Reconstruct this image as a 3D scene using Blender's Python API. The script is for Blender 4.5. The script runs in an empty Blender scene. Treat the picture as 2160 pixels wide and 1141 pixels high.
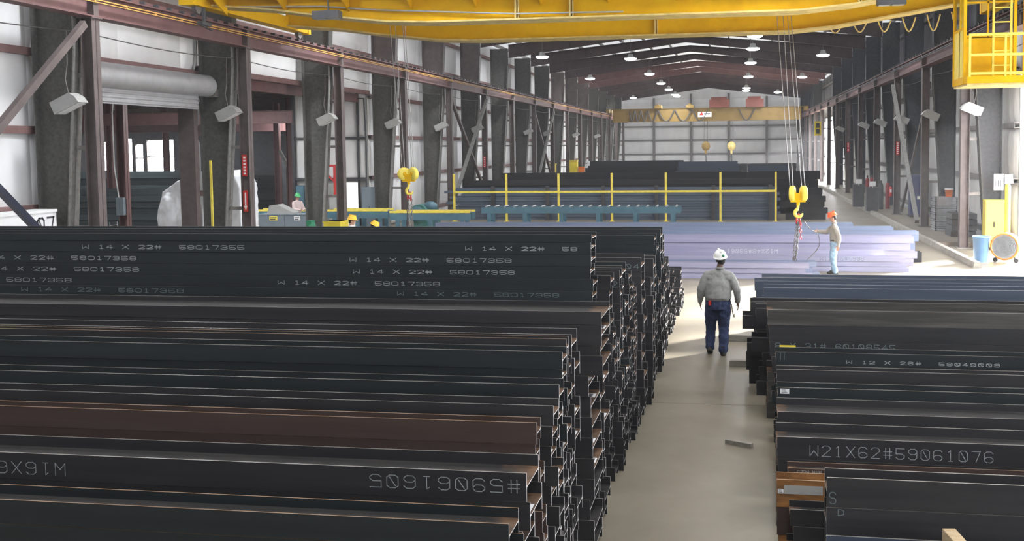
import bpy, math, random
from mathutils import Vector, Matrix
random.seed(7)
S = bpy.context.scene
COL = S.collection
PI = math.pi
R = math.radians

# ------------------------------------------------------------------ camera calibration (2160 x 1141)
F, CX, CY, H = 2163.0, 1206.0, 450.0, 3.7
VX, VY, SL = 1555.0, 305.0, 0.0114
yc = Vector((VX-CX, -(VY-CY), -F)).normalized()
hh = Vector((1, SL, 0))
zc = yc.cross(hh).normalized()
if zc.y < 0: zc = -zc
xc = yc.cross(zc).normalized()
def at(px, py, Y):
    """world X, Z of the sight line through pixel px,py at depth Y (survey helper)"""
    v = Vector((px-CX, -(py-CY), -F))
    w = (v.dot(xc), v.dot(yc), v.dot(zc))
    k = Y/w[1]
    return w[0]*k, H+w[2]*k
cam = bpy.data.cameras.new('camera'); co = bpy.data.objects.new('camera', cam); COL.objects.link(co)
M3 = Matrix((xc, yc, zc))
co.matrix_world = Matrix.Translation((0, 0, H)) @ M3.to_4x4()
cam.sensor_fit = 'HORIZONTAL'; cam.sensor_width = 36; cam.lens = 36*F/2160
cam.shift_x = (1080-CX)/2160; cam.shift_y = (CY-570.5)/2160
cam.clip_end = 600; cam.clip_start = .05
S.camera = co

# ------------------------------------------------------------------ materials
MATS = {}
def mat(name, col, rough=.6, metal=0., var=.15, scale=3., bump=0., col2=None, stretch=None, thr=None, spec=None, trans=0.):
    if name in MATS: return MATS[name]
    m = bpy.data.materials.new(name); m.use_nodes = True
    nt = m.node_tree; N = nt.nodes; L = nt.links
    b = N['Principled BSDF']
    b.inputs['Roughness'].default_value = rough; b.inputs['Metallic'].default_value = metal
    if spec is not None: b.inputs['Specular IOR Level'].default_value = spec
    if trans: b.inputs['Transmission Weight'].default_value = trans
    tc = N.new('ShaderNodeTexCoord'); mp = N.new('ShaderNodeMapping')
    oi = N.new('ShaderNodeObjectInfo'); ad = N.new('ShaderNodeVectorMath'); ad.operation = 'ADD'
    L.new(tc.outputs['Object'], mp.inputs['Vector'])
    if stretch: mp.inputs['Scale'].default_value = stretch
    rs = N.new('ShaderNodeVectorMath'); rs.operation = 'SCALE'; rs.inputs[0].default_value = (37, 17, 53)
    L.new(oi.outputs['Random'], rs.inputs['Scale'])
    L.new(mp.outputs[0], ad.inputs[0]); L.new(rs.outputs[0], ad.inputs[1])
    n = N.new('ShaderNodeTexNoise'); n.inputs['Scale'].default_value = scale; n.inputs['Detail'].default_value = 6
    n.inputs['Roughness'].default_value = .65
    L.new(ad.outputs[0], n.inputs['Vector'])
    r = N.new('ShaderNodeValToRGB')
    e = r.color_ramp.elements
    a, z = thr or (.3, .7)
    e[0].position = a; e[1].position = z
    c2 = col2 or tuple(min(1, c*(1+var)) for c in col)
    c1 = col if col2 else tuple(c*(1-var) for c in col)
    e[0].color = (*c1, 1); e[1].color = (*c2, 1)
    L.new(n.outputs['Fac'], r.inputs['Fac']); L.new(r.outputs[0], b.inputs['Base Color'])
    if bump:
        bp = N.new('ShaderNodeBump'); bp.inputs['Strength'].default_value = bump; bp.inputs['Distance'].default_value = .02
        L.new(n.outputs['Fac'], bp.inputs['Height']); L.new(bp.outputs[0], b.inputs['Normal'])
    MATS[name] = m
    return m
def emit(name, col, strength):
    if name in MATS: return MATS[name]
    m = bpy.data.materials.new(name); m.use_nodes = True
    b = m.node_tree.nodes['Principled BSDF']
    b.inputs['Base Color'].default_value = (*col, 1)
    b.inputs['Emission Color'].default_value = (*col, 1); b.inputs['Emission Strength'].default_value = strength
    MATS[name] = m
    return m
ST = (.25, 6, 6)
steel      = mat('mill_steel', (.019, .019, .021), .6, .1, .35, 2., 0, (.034, .0335, .035), ST, spec=.35)
steel_g    = mat('mill_steel_green', (.0125, .0165, .018), .6, .1, .3, 2., 0, (.022, .028, .0295), ST, spec=.35)
steel_b    = mat('mill_steel_brown', (.040, .022, .017), .65, .05, .3, 2., 0, (.058, .038, .031), ST)
steel_d    = mat('mill_steel_dusty', (.036, .034, .031), .6, .1, .3, 3., 0, (.095, .088, .078), ST, (.45, .75))
steel_bl   = mat('mill_steel_blue', (.046, .062, .092), .5, .1, .25, 2., 0, (.066, .083, .115), ST)
steel_pu   = mat('mill_steel_sunlit_violet', (.28, .28, .42), .45, .05, .25, 2., 0, (.40, .38, .50), ST)  # pale violet stands in for strong daylight on ordinary mill steel
steel_lb   = mat('mill_steel_sunlit_blue', (.17, .22, .33), .45, .05, .25, 2., 0, (.25, .29, .40), ST)  # mill steel made paler to carry the daylight on these stacks
rack_bl    = mat('mill_steel_rack_hazed', (.070, .095, .135), .5, .05, .25, 2., 0, (.100, .122, .160), ST)  # the blue is distance haze put into the steel colour
tip        = mat('sheared_lit_edge_steel', (.22, .20, .18), .45, .5, .3, 5., 0, (.40, .37, .33), (.3, 8, 8))  # worn flange tips, made lighter still for light falling from above
tip_r      = mat('rusty_edge_steel', (.17, .08, .035), .7, .1, .3, 3., 0, (.36, .24, .14), (.3, 8, 8))
cut        = mat('saw_cut_sun_edge_steel', (.62, .62, .61), .4, .1, .25, 9.)  # saw-cut ends; on one stack's flange tips it paints a sunlit edge
webr       = mat('web_with_rust', (.022, .021, .021), .8, 0, .3, 3., 0, (.036, .033, .030), (.5, 3, 3), spec=.2)
def rust_ends(m):
    nt = m.node_tree; N = nt.nodes; L = nt.links; b = N['Principled BSDF']
    src = b.inputs['Base Color'].links[0].from_socket
    tc = N.new('ShaderNodeTexCoord'); sp = N.new('ShaderNodeSeparateXYZ'); L.new(tc.outputs['Generated'], sp.inputs[0])
    a = N.new('ShaderNodeMath'); a.operation = 'SUBTRACT'; a.inputs[1].default_value = .5; L.new(sp.outputs[0], a.inputs[0])
    c = N.new('ShaderNodeMath'); c.operation = 'ABSOLUTE'; L.new(a.outputs[0], c.inputs[0])
    n = N.new('ShaderNodeTexNoise'); n.inputs['Scale'].default_value = 5.; L.new(tc.outputs['Object'], n.inputs['Vector'])
    d = N.new('ShaderNodeMath'); d.operation = 'MULTIPLY_ADD'; d.inputs[1].default_value = .05; L.new(n.outputs['Fac'], d.inputs[0]); L.new(c.outputs[0], d.inputs[2])
    mr = N.new('ShaderNodeMapRange'); mr.inputs['From Min'].default_value = .512; mr.inputs['From Max'].default_value = .545; L.new(d.outputs[0], mr.inputs['Value'])
    mx = N.new('ShaderNodeMix'); mx.data_type = 'RGBA'; L.new(mr.outputs[0], mx.inputs['Factor']); L.new(src, mx.inputs[6]); mx.inputs[7].default_value = (.22, .12, .06, 1); L.new(mx.outputs[2], b.inputs['Base Color'])
rust_ends(webr)
rust_ends(webr) if False else None
orust      = mat('orange_rust_steel', (.11, .045, .012), .75, 0, .4, 4., 0, (.34, .15, .04), (.6, 3, 3), (.35, .65))
chalk      = mat('paint_stencil', (.36, .38, .38), .8, 0, .35, 30.)
chalkb     = mat('paint_stencil_faint', (.15, .19, .19), .8, 0, .35, 30.)
chalkw     = mat('paint_stencil_bright', (.75, .75, .8), .8, 0, .2, 30.)
concrete   = mat('polished_concrete', (.150, .127, .090), .42, 0, .2, .55, .04, (.245, .215, .16), None, (.3, .72))
kerbm      = mat('kerb_concrete', (.30, .28, .24), .8, 0, .25, 4., .3)
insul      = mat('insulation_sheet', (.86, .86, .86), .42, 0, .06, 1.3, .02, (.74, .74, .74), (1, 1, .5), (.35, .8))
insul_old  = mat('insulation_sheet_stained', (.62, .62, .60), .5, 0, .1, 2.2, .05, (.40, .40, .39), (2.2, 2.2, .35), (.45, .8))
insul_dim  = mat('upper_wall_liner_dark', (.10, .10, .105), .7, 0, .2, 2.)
hazed       = mat('hazed_crane_paint', (.17, .10, .015), .6, 0, .2, 1.5, 0, (.24, .155, .03))  # distant haze and dimness are put into this yellow
roofm      = mat('roof_liner', (.62, .62, .60), .6, 0, .1, 1.)
fireproof  = mat('column_coating', (.062, .061, .056), .95, 0, .3, 9., .5, (.115, .112, .102))
fireproof_r = mat('column_coating_dark', (.050, .052, .057), .95, 0, .3, 9., .4, (.085, .087, .092))
fireproof2 = mat('column_coating_light', (.17, .165, .155), .95, 0, .3, 9., .5, (.27, .265, .25))
maroon     = mat('maroon_primer', (.125, .058, .056), .6, 0, .2, 2.5, 0, (.17, .092, .088), (1, 1, 1))
maroon_d   = mat('maroon_primer_grimy', (.085, .066, .062), .6, 0, .25, 3., 0, (.140, .112, .106))
rafterm    = mat('rafter_primer', (.065, .042, .042), .7, 0, .3, 2.)
girtm      = mat('girt_steel', (.15, .14, .13), .6, .1, .3, 3., 0, (.24, .22, .21))
girtm_r    = mat('girt_primer', (.19, .10, .095), .6, .1, .3, 3., 0, (.27, .17, .16))
yellow     = mat('crane_yellow', (.62, .345, .001), .55, 0, .12, 1.4, 0, (.76, .45, .004), spec=.15)
yellow_e   = mat('crane_yellow_edge', (.62, .48, .17), .5, 0, .3, 3.)
yellow_p   = mat('rail_yellow', (.80, .66, .10), .5, 0, .15, 5.)
yellow_b   = mat('cabinet_yellow', (.78, .62, .05), .45, 0, .12, 3.)
orange     = mat('orange_plastic', (.85, .22, .04), .4, 0, .1, 5.)
orange_w   = mat('conductor_orange', (.55, .30, .08), .6, 0, .2, 5.)
teal       = mat('teal_machine_paint', (.075, .16, .21), .45, 0, .2, 3.)
tealg      = mat('green_machine_paint', (.03, .14, .12), .45, 0, .25, 4., 0, (.10, .25, .22))
greyblue   = mat('grey_blue_paint', (.17, .21, .24), .5, 0, .12, 2.)
greylite   = mat('light_grey_paint', (.36, .36, .345), .5, 0, .1, 3.)
doorsteel  = mat('rolled_door_steel', (.42, .42, .43), .4, .25, .12, 3.)
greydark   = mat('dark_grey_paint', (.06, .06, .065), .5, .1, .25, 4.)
black      = mat('black_rubber', (.015, .015, .015), .7, 0, .2, 5.)
wire       = mat('wire_rope', (.35, .34, .33), .45, .6, .2, 20.)
wire_d     = mat('grimy_cable', (.10, .095, .09), .6, .2, .2, 20.)
white      = mat('white_plastic', (.82, .82, .82), .5, 0, .05, 5.)
tarpm      = mat('white_tarp', (.80, .82, .86), .35, 0, .08, 2., .05)
red        = mat('red_paint', (.50, .035, .03), .4, 0, .15, 4.)
darkred    = mat('cylinder_red', (.26, .025, .03), .35, 0, .2, 4.)
bluecab    = mat('blue_cabinet', (.035, .04, .14), .4, 0, .2, 3.)
bluebar    = mat('blue_plastic', (.16, .30, .50), .4, 0, .1, 3.)
wood       = mat('timber', (.36, .25, .13), .8, 0, .25, 4., .1, (.52, .40, .25), (1, 8, 8))
woodg      = mat('grey_timber', (.22, .20, .17), .85, 0, .3, 4., .1, (.34, .31, .27), (1, 8, 8))
brick      = mat('galvanised', (.40, .42, .44), .4, .5, .2, 6.)
skin_d     = mat('skin_dark', (.10, .05, .035), .5, 0, .15, 8.)
skin_l     = mat('skin_light', (.50, .28, .20), .5, 0, .1, 8.)
shirt_g    = mat('shirt_grey', (.25, .25, .235), .9, 0, .12, 14., .2)
shirt_t    = mat('shirt_khaki', (.30, .28, .25), .9, 0, .12, 14., .2)
shirt_w    = mat('shirt_white', (.70, .70, .74), .9, 0, .08, 14., .2)
shirt_p    = mat('shirt_pink', (.60, .48, .46), .9, 0, .1, 14., .2)
denim      = mat('denim_dark', (.018, .028, .075), .9, 0, .35, 10., .25, (.045, .065, .14))
denim_l    = mat('denim_light', (.20, .32, .46), .9, 0, .25, 10., .25, (.34, .48, .62))
boot       = mat('boot_leather', (.030, .026, .018), .7, 0, .3, 9.)
hairm      = mat('hair_dark', (.012, .010, .009), .8, 0, .2, 30.)
hat_w      = mat('hard_hat_white', (.80, .79, .74), .25, 0, .04, 5.)
hat_o      = mat('hard_hat_orange', (.85, .13, .03), .3, 0, .04, 5.)
hat_y      = mat('hard_hat_yellow', (.85, .50, .03), .3, 0, .04, 5.)
hat_g      = mat('hard_hat_green', (.08, .45, .16), .3, 0, .04, 5.)
green      = mat('green_paint', (.02, .20, .10), .4, 0, .15, 5.)
lampglow   = emit('lamp_glow', (.88, .90, 1.), 28.)
tubeglow   = emit('tube_glow', (.85, .86, 1.), 9.)

# ------------------------------------------------------------------ mesh builder
class MB:
    def __init__(s): s.v = []; s.f = []; s.m = []; s.sm = []
    def add(s, vs, fs, mi=0, smooth=False):
        o = len(s.v); s.v += [tuple(v) for v in vs]
        for k, f in enumerate(fs):
            s.f.append([o+i for i in f]); s.m.append(mi[k] if isinstance(mi, (list, tuple)) else mi); s.sm.append(smooth)
        return s
    def box(s, x0, x1, y0, y1, z0, z1, mi=0, M=None):
        vs = [(x, y, z) for x in (x0, x1) for y in (y0, y1) for z in (z0, z1)]
        if M is not None: vs = [M @ Vector(v) for v in vs]
        return s.add(vs, [(0,1,3,2), (4,6,7,5), (0,4,5,1), (2,3,7,6), (0,2,6,4), (1,5,7,3)], mi)
    def bar(s, p, q, w, h=None, mi=0, up=(0, 0, 1)):
        """rectangular bar p->q, width w (across), height h (towards up)"""
        h = h or w; p = Vector(p); q = Vector(q); d = (q-p).normalized()
        u = Vector(up)
        if abs(d.dot(u)) > .98: u = Vector((0, 1, 0))
        a = d.cross(u).normalized(); b = a.cross(d)
        vs = []
        for c in (p, q):
            for i, j in ((-1,-1), (1,-1), (1,1), (-1,1)): vs.append(c+a*w/2*i+b*h/2*j)
        return s.add(vs, [(3,2,1,0), (4,5,6,7), (0,1,5,4), (1,2,6,5), (2,3,7,6), (3,0,4,7)], mi)
    def prism(s, poly, axis, a, b, mi=0, capmi=None, sidemi=None):
        """poly in the two other axes (cyclic order), extruded a..b along axis 0/1/2"""
        n = len(poly); vs = []
        for t in (a, b):
            for (u, w) in poly:
                vs.append({0: (t, u, w), 1: (u, t, w), 2: (u, w, t)}[axis])
        fs = [tuple(range(n)), tuple(range(2*n-1, n-1, -1))]; ms = [capmi if capmi is not None else mi]*2
        for i in range(n):
            j = (i+1) % n; fs.append((i, i+n, j+n, j)); ms.append(sidemi[i] if sidemi else mi)
        return s.add(vs, fs, ms)
    def cone(s, p, q, r0, r1=None, n=12, mi=0, caps=True, smooth=True):
        r1 = r0 if r1 is None else r1; p = Vector(p); q = Vector(q); d = (q-p).normalized()
        u = Vector((0, 0, 1)) if abs(d.z) < .9 else Vector((1, 0, 0))
        a = d.cross(u).normalized(); b = a.cross(d); vs = []
        for c, r in ((p, r0), (q, r1)):
            for i in range(n):
                t = 2*PI*i/n; vs.append(c+a*r*math.cos(t)+b*r*math.sin(t))
        s.add(vs, [(i, (i+1) % n, n+(i+1) % n, n+i) for i in range(n)], mi, smooth)
        if caps: s.add(vs, [tuple(range(n-1, -1, -1)), tuple(range(n, 2*n))], mi)
        return s
    def tube(s, pts, r, n=8, mi=0):
        pts = [Vector(p) for p in pts]; vs = []; k = len(pts)
        a = None
        for i, p in enumerate(pts):
            d = (pts[min(i+1, k-1)]-pts[max(i-1, 0)]).normalized()
            if a is None:
                u = Vector((0, 0, 1)) if abs(d.z) < .9 else Vector((1, 0, 0)); a = d.cross(u).normalized()
            a = (a-d*a.dot(d)).normalized(); b = d.cross(a)
            rr = r[i] if isinstance(r, (list, tuple)) else r
            for j in range(n):
                t = 2*PI*j/n; vs.append(p+a*rr*math.cos(t)+b*rr*math.sin(t))
        fs = [(i*n+j, i*n+(j+1) % n, (i+1)*n+(j+1) % n, (i+1)*n+j) for i in range(k-1) for j in range(n)]
        s.add(vs, fs, mi, True)
        s.add(vs, [tuple(range(n-1, -1, -1)), tuple(range((k-1)*n, k*n))], mi)
        return s
    def lathe(s, prof, c=(0, 0, 0), n=24, mi=0, M=None, smooth=True):
        vs = []
        for (r, z) in prof:
            for j in range(n):
                t = 2*PI*j/n; v = Vector((r*math.cos(t), r*math.sin(t), z))
                if M is not None: v = M @ v
                vs.append(v+Vector(c))
        k = len(prof)
        s.add(vs, [(i*n+j, i*n+(j+1) % n, (i+1)*n+(j+1) % n, (i+1)*n+j) for i in range(k-1) for j in range(n)], mi, smooth)
        s.add(vs, [tuple(range(n-1, -1, -1)), tuple(range((k-1)*n, k*n))], mi)
        return s
    def ell(s, c, r, n=12, m=8, mi=0, M=None):
        vs = []; c = Vector(c)
        for i in range(1, m):
            t = PI*i/m
            for j in range(n):
                u = 2*PI*j/n; v = Vector((r[0]*math.sin(t)*math.cos(u), r[1]*math.sin(t)*math.sin(u), -r[2]*math.cos(t)))
                if M is not None: v = M @ v
                vs.append(c+v)
        a, b = Vector((0, 0, -r[2])), Vector((0, 0, r[2]))
        if M is not None: a = M @ a; b = M @ b
        vs += [c+a, c+b]; o = (m-1)*n
        fs = [(i*n+j, i*n+(j+1) % n, (i+1)*n+(j+1) % n, (i+1)*n+j) for i in range(m-2) for j in range(n)]
        fs += [(o, (j+1) % n, j) for j in range(n)] + [(o+1, (m-2)*n+j, (m-2)*n+(j+1) % n) for j in range(n)]
        return s.add(vs, fs, mi, True)
    def rings(s, rs, n=16, mi=0):
        """rs: (centre, rx, ry) elliptical rings stacked in z, closed"""
        vs = []
        for (c, rx, ry) in rs:
            for j in range(n):
                t = 2*PI*j/n; vs.append((c[0]+rx*math.cos(t), c[1]+ry*math.sin(t), c[2]))
        k = len(rs)
        s.add(vs, [(i*n+j, i*n+(j+1) % n, (i+1)*n+(j+1) % n, (i+1)*n+j) for i in range(k-1) for j in range(n)], mi, True)
        return s.add(vs, [tuple(range(n-1, -1, -1)), tuple(range((k-1)*n, k*n))], mi, True)
    def mesh(s, name, mats):
        me = bpy.data.meshes.new(name)
        me.from_pydata(s.v, [], s.f)
        for m in (mats if isinstance(mats, (list, tuple)) else [mats]): me.materials.append(m)
        me.polygons.foreach_set('material_index', s.m)
        me.polygons.foreach_set('use_smooth', s.sm)
        me.update()
        return me
    def build(s, name, mats, parent=None, loc=(0, 0, 0), rz=0):
        return link(name, s.mesh(name, mats), parent, loc, rz)
def link(name, data, parent=None, loc=(0, 0, 0), rz=0):
    o = bpy.data.objects.new(name, data); COL.objects.link(o)
    o.location = loc; o.rotation_euler = (0, 0, rz)
    if parent: o.parent = parent
    return o
def tag(o, label, cat, group=None, kind='thing'):
    o['label'] = label; o['category'] = cat; o['kind'] = kind
    if group: o['group'] = group
    return o
def thing(name, label, cat, loc=(0, 0, 0), rz=0, group=None):
    o = link(name, None, None, loc, rz); return tag(o, label, cat, group)
def struct(o): o['kind'] = 'structure'; return o
def dup(o, label=None, loc=None, rz=None, parent=None):
    c = o.copy(); COL.objects.link(c)
    if parent: c.parent = parent
    if label: c['label'] = label
    if loc is not None: c.location = loc
    if rz is not None: c.rotation_euler = (0, 0, rz)
    for ch in list(o.children): dup(ch, parent=c)
    return c
def mod_remesh(o, vox, disp=0., size=.1, smooth=1):
    m = o.modifiers.new('r', 'REMESH'); m.mode = 'VOXEL'; m.voxel_size = vox; m.use_smooth_shade = True
    if smooth:
        q = o.modifiers.new('s', 'SMOOTH'); q.iterations = smooth*3; q.factor = .5
    if disp:
        t = bpy.data.textures.new('folds', 'CLOUDS'); t.noise_scale = size; t.noise_depth = 2
        d = o.modifiers.new('d', 'DISPLACE'); d.texture = t; d.strength = disp; d.mid_level = .5
ORD = 'zeroth first second third fourth fifth sixth seventh eighth ninth tenth eleventh twelfth thirteenth fourteenth fifteenth sixteenth seventeenth eighteenth nineteenth twentieth twenty-first twenty-second twenty-third twenty-fourth twenty-fifth twenty-sixth twenty-seventh twenty-eighth twenty-ninth thirtieth thirty-first thirty-second thirty-third thirty-fourth thirty-fifth'.split()

# stroke lettering ------------------------------------------------------
GL = {'W': ['00 06', '00 23 40', '40 46'], '0': ['10 30 41 45 36 16 05 01 10', '15 31'], '1': ['15 26 20', '10 30'],
 '2': ['05 16 36 45 44 00 40'], '3': ['05 16 36 45 44 33 13', '33 42 41 30 10 01'], '4': ['30 36 02 42'],
 '5': ['46 06 03 33 42 41 30 10 01'], '6': ['45 36 16 05 01 10 30 41 42 33 13 02'], '7': ['06 46 20'],
 '8': ['13 04 05 16 36 45 44 33 13 02 01 10 30 41 42 33'], '9': ['01 10 30 41 45 36 16 05 04 13 33 44'],
 'X': ['00 46', '06 40'], '#': ['10 16', '30 36', '02 42', '04 44'], 'S': ['45 36 16 05 04 13 33 42 41 30 10 01'],
 'D': ['00 06 26 45 41 20 00'], 'T': ['06 46', '26 20'], 'M': ['00 06 23 46 40'], 'A': ['00 26 40', '12 32'], 'N': ['00 06 40 46'], 'C': ['45 36 16 05 01 10 30 41'], 'U': ['06 01 10 30 41 46'], 'I': ['20 26'], 'O': ['10 30 41 45 36 16 05 01 10'], 'E': ['46 06 00 40', '03 33'], 'R': ['00 06 36 45 44 33 03', '23 40']}
def letters(text, adv, w, h, t, flip=False):
    """strokes in the x-z plane facing -y, starting at x=0"""
    b = MB()
    for i, ch in enumerate(text):
        for st in GL.get(ch, []):
            pts = [(int(c[0])/4*w+i*adv, int(c[1])/6*h) for c in st.split()]
            for (x0, z0), (x1, z1) in zip(pts, pts[1:]):
                if flip: x0, x1, z0, z1 = -x0, -x1, h-z0, h-z1
                dx, dz = x1-x0, z1-z0; l = math.hypot(dx, dz) or 1; ex, ez = dx/l*t/2, dz/l*t/2; nx, nz = -ez, ex
                b.add([(x0-ex+nx, 0, z0-ez+nz), (x0-ex-nx, 0, z0-ez-nz), (x1+ex-nx, 0, z1+ez-nz), (x1+ex+nx, 0, z1+ez+nz)], [(0, 1, 2, 3)])
    return b
ROOF_T = .032
# ------------------------------------------------------------------ the hall
XL, XR = -16.5, 9.1
Y0, BAY = 22.2, 7.62
def st(i): return Y0+BAY*i
YB, YF = -9.0, 143.0
RX, RZ, EZ = -3.7, 11.9, 10.65                      # ridge x, ridge z, eave z
def roofz(x): return RZ-(RZ-EZ)*abs(x-RX)/(XR-RX)

f = MB(); f.box(-52, 30, YB-3, YF+2, -.3, 0)
struct(f.build('floor', concrete))
f = MB()
for k in range(-1, 19): f.box(XL, XR, st(k)-.004, st(k)+.004, 0, .0012)
struct(f.build('trim_1', mat('floor_joint', (.10, .095, .085), .9)))
f = MB(); f.box(7.1, XR, 38.0, YF, 0, .15); struct(f.build('floor_walkway', concrete))
for a, b in ((31.5, 36.2), (36.3, 62), (62.1, 110)):
    f = MB(); f.prism([(6.85, 0), (7.09, 0), (7.05, .17), (6.89, .17)], 1, a, b)
    struct(f.build('trim_2' if a < 32 else 'trim_3' if a < 40 else 'trim_4', kerbm))

def pillow(b, fixed, axis, u0, u1, z0, z1, dep, n=7, m=7, mi=0, seam=None):
    """bulging quilt panel; axis 0: plane x=fixed, u=y ; axis 1: plane y=fixed, u=x ; dep signed bulge"""
    vs = []; rr = random.Random(int(u0*31+z0*17))
    for i in range(n+1):
        for j in range(m+1):
            s, t = i/n, j/m
            k = (1-abs(2*s-1)**6)*(1-abs(2*t-1)**5)
            k *= 1-.12*rr.random()-.10*abs(math.sin(s*PI*4))
            u = u0+(u1-u0)*s; z = z0+(z1-z0)*t; w = fixed+dep*k
            vs.append((w, u, z) if axis == 0 else (u, w, z))
    fs = [(i*(m+1)+j, (i+1)*(m+1)+j, (i+1)*(m+1)+j+1, i*(m+1)+j+1) for i in range(n) for j in range(m)]
    b.add(vs, fs, mi, True)
GZ = [0.45, 2.37, 4.24, 6.1, 7.95, 9.7]
def side_wall(name, X, sgn, opens, skip_low, insm, gm):
    """sgn = direction of the room; opens (from the floor up): (y0,y1,z) clear openings from the floor"""
    sh = MB(); q = MB(); g = MB()
    back = X-sgn*.22
    def solid(y0, y1, z0, z1): sh.box(min(back, back-sgn*.05), max(back, back-sgn*.05), y0, y1, z0, z1)
    for i in range(-5, 16):
        a, b = st(i), st(i+1)
        if a < YB: a = YB
        b = min(b, YF)
        if b <= a: continue
        ops = [o for o in opens if o[0] < b-.1 and o[1] > a+.1]
        zt = roofz(X)
        if not ops: solid(a, b, 0, zt); z_low = 0; segs = [(a, b, 0)]
        else:
            segs = []; y = a
            for o in ops:
                oa, ob = max(a, o[0]), min(b, o[1])
                if oa > y+.05: solid(y, oa, 0, zt); segs.append((y, oa, 0))
                solid(oa, ob, o[2], zt); segs.append((oa, ob, o[2])); y = ob
            if b > y+.05: solid(y, b, 0, zt); segs.append((y, b, 0))
        for (ya, yb, zl) in segs:
            zs = [zl]+[z for z in GZ if z > zl+.15]+[zt]
            nsub = max(1, round((yb-ya)/3.8))
            for k in range(len(zs)-1):
                for s in range(nsub):
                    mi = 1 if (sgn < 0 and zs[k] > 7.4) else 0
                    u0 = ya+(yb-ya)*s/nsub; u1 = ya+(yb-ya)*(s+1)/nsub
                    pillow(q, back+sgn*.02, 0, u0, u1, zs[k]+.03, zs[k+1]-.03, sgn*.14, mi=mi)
                if zs[k] > zl+.01 or (zl > 0 and k == 0):
                    c = X-sgn*.05
                    g.box(min(c, c-sgn*.16), max(c, c-sgn*.16), ya, yb, zs[k]-.09, zs[k]-.075)
                    g.box(min(c, c-sgn*.16), max(c, c-sgn*.16), ya, yb, zs[k]+.075, zs[k]+.09)
                    g.box(c-.005, c+.005, ya, yb, zs[k]-.09, zs[k]+.09)
    o = sh.build(name, greylite); struct(o)
    q.build('insulation', [insm, insul_dim], o); g.build('girt', gm, o)
    return o
ANX0, ANX1, ANZ = 29.9, 45.0, 6.25
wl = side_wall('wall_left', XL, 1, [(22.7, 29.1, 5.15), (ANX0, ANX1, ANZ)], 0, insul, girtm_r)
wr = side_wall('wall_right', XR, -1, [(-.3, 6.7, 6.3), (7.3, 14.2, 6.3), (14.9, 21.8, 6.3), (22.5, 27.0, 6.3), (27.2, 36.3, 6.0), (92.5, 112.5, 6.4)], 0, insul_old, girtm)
# back wall facing the camera, with its own posts and girts
sh = MB(); sh.prism([(XL, 0), (XR, 0), (XR, EZ), (RX, RZ), (XL, EZ)], 1, YF+.1, YF+.2)
bw = struct(sh.build('wall_back', greylite)); q = MB(); g = MB()
xs = [XL+k*(XR-XL)/5 for k in range(6)]
for k in range(5):
    zz = [0, .6, 2.5, 4.4, 6.3, 8.2, 10.1]
    for j in range(6): pillow(q, YF+.08, 1, xs[k], xs[k+1], zz[j], zz[j+1], -.15)
q.add([(XL, YF+.05, 10.1), (XR, YF+.05, 10.1), (XR, YF+.05, EZ), (RX, YF+.05, RZ), (XL, YF+.05, EZ)], [(0, 1, 2, 3, 4)])
for z in (.6, 2.5, 4.4, 6.3, 8.2): g.box(XL, XR, YF-.2, YF-.05, z-.1, z+.1)
q.build('insulation', insul, bw); g.build('girt', girtm, bw)
for k in range(1, 5):
    g = MB(); g.box(xs[k]-.15, xs[k]+.15, YF-.5, YF-.22, 0, roofz(xs[k])-.9); g.build('wall_post', girtm, bw)
sh = MB(); sh.box(XL-.2, XR+.2, YB-.2, YB, 0, RZ); struct(sh.build('wall_front', greylite))
# unseen translucent panels, added for soft side light from the near right bays
fib = mat('fibreglass_panel', (.75, .78, .78), .5)
nt = fib.node_tree; tr = nt.nodes.new('ShaderNodeBsdfTranslucent'); tr.inputs[0].default_value = (.92, .95, 1, 1)
ms = nt.nodes.new('ShaderNodeMixShader'); ms.inputs[0].default_value = .30
nt.links.new(nt.nodes['Principled BSDF'].outputs[0], ms.inputs[1]); nt.links.new(tr.outputs[0], ms.inputs[2]); nt.links.new(ms.outputs[0], nt.nodes['Material Output'].inputs[0])
for k, (ya, yb) in enumerate(((-.3, 6.7), (7.3, 14.2), (14.9, 21.8), (22.5, 27.0))):
    b = MB(); b.add([(XR+.2, ya, 0), (XR+.2, yb, 0), (XR+.2, yb, 6.3), (XR+.2, ya, 6.3)], [(0, 1, 2, 3)])
    w_ = struct(b.build(f'window_{k+11}', fib))
    b = MB(); b.box(XR+.05, XR+.18, ya, yb, 3.1, 3.25); b.box(XR+.05, XR+.18, ya, ya+.1, 0, 6.3); b.box(XR+.05, XR+.18, yb-.1, yb, 0, 6.3); b.build('window_frame', girtm, w_)
# roof
b = MB(); t = .08
for (xa, za, xb, zb) in ((XL-.3, EZ-.03, RX, RZ), (RX, RZ, XR+.3, EZ-.03)):
    b.add([(xa, YB-.2, za), (xa, YF+.2, za), (xb, YF+.2, zb), (xb, YB-.2, zb)], [(0, 1, 2, 3)])
# fibreglass-lined roof sheet that lets a little daylight through
nt = roofm.node_tree; tr = nt.nodes.new('ShaderNodeBsdfTranslucent'); tr.inputs[0].default_value = (.9, .92, .95, 1)
ms = nt.nodes.new('ShaderNodeMixShader'); ms.inputs[0].default_value = ROOF_T
nt.links.new(nt.nodes['Principled BSDF'].outputs[0], ms.inputs[1]); nt.links.new(tr.outputs[0], ms.inputs[2]); nt.links.new(ms.outputs[0], nt.nodes['Material Output'].inputs[0])
rf = struct(b.build('ceiling', roofm))
pu = MB()
for k in range(-8, 9):
    if k == 0: continue
    x = RX+k*1.55
    if XL+.3 < x < XR-.3:
        z = roofz(x); pu.box(x-.04, x+.04, YB, YF, z-.22, z-.02)
pu.build('purlin', girtm, rf)
def isec_y(b, x0, x1, z, y, w, t=.02):
    pass
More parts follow.
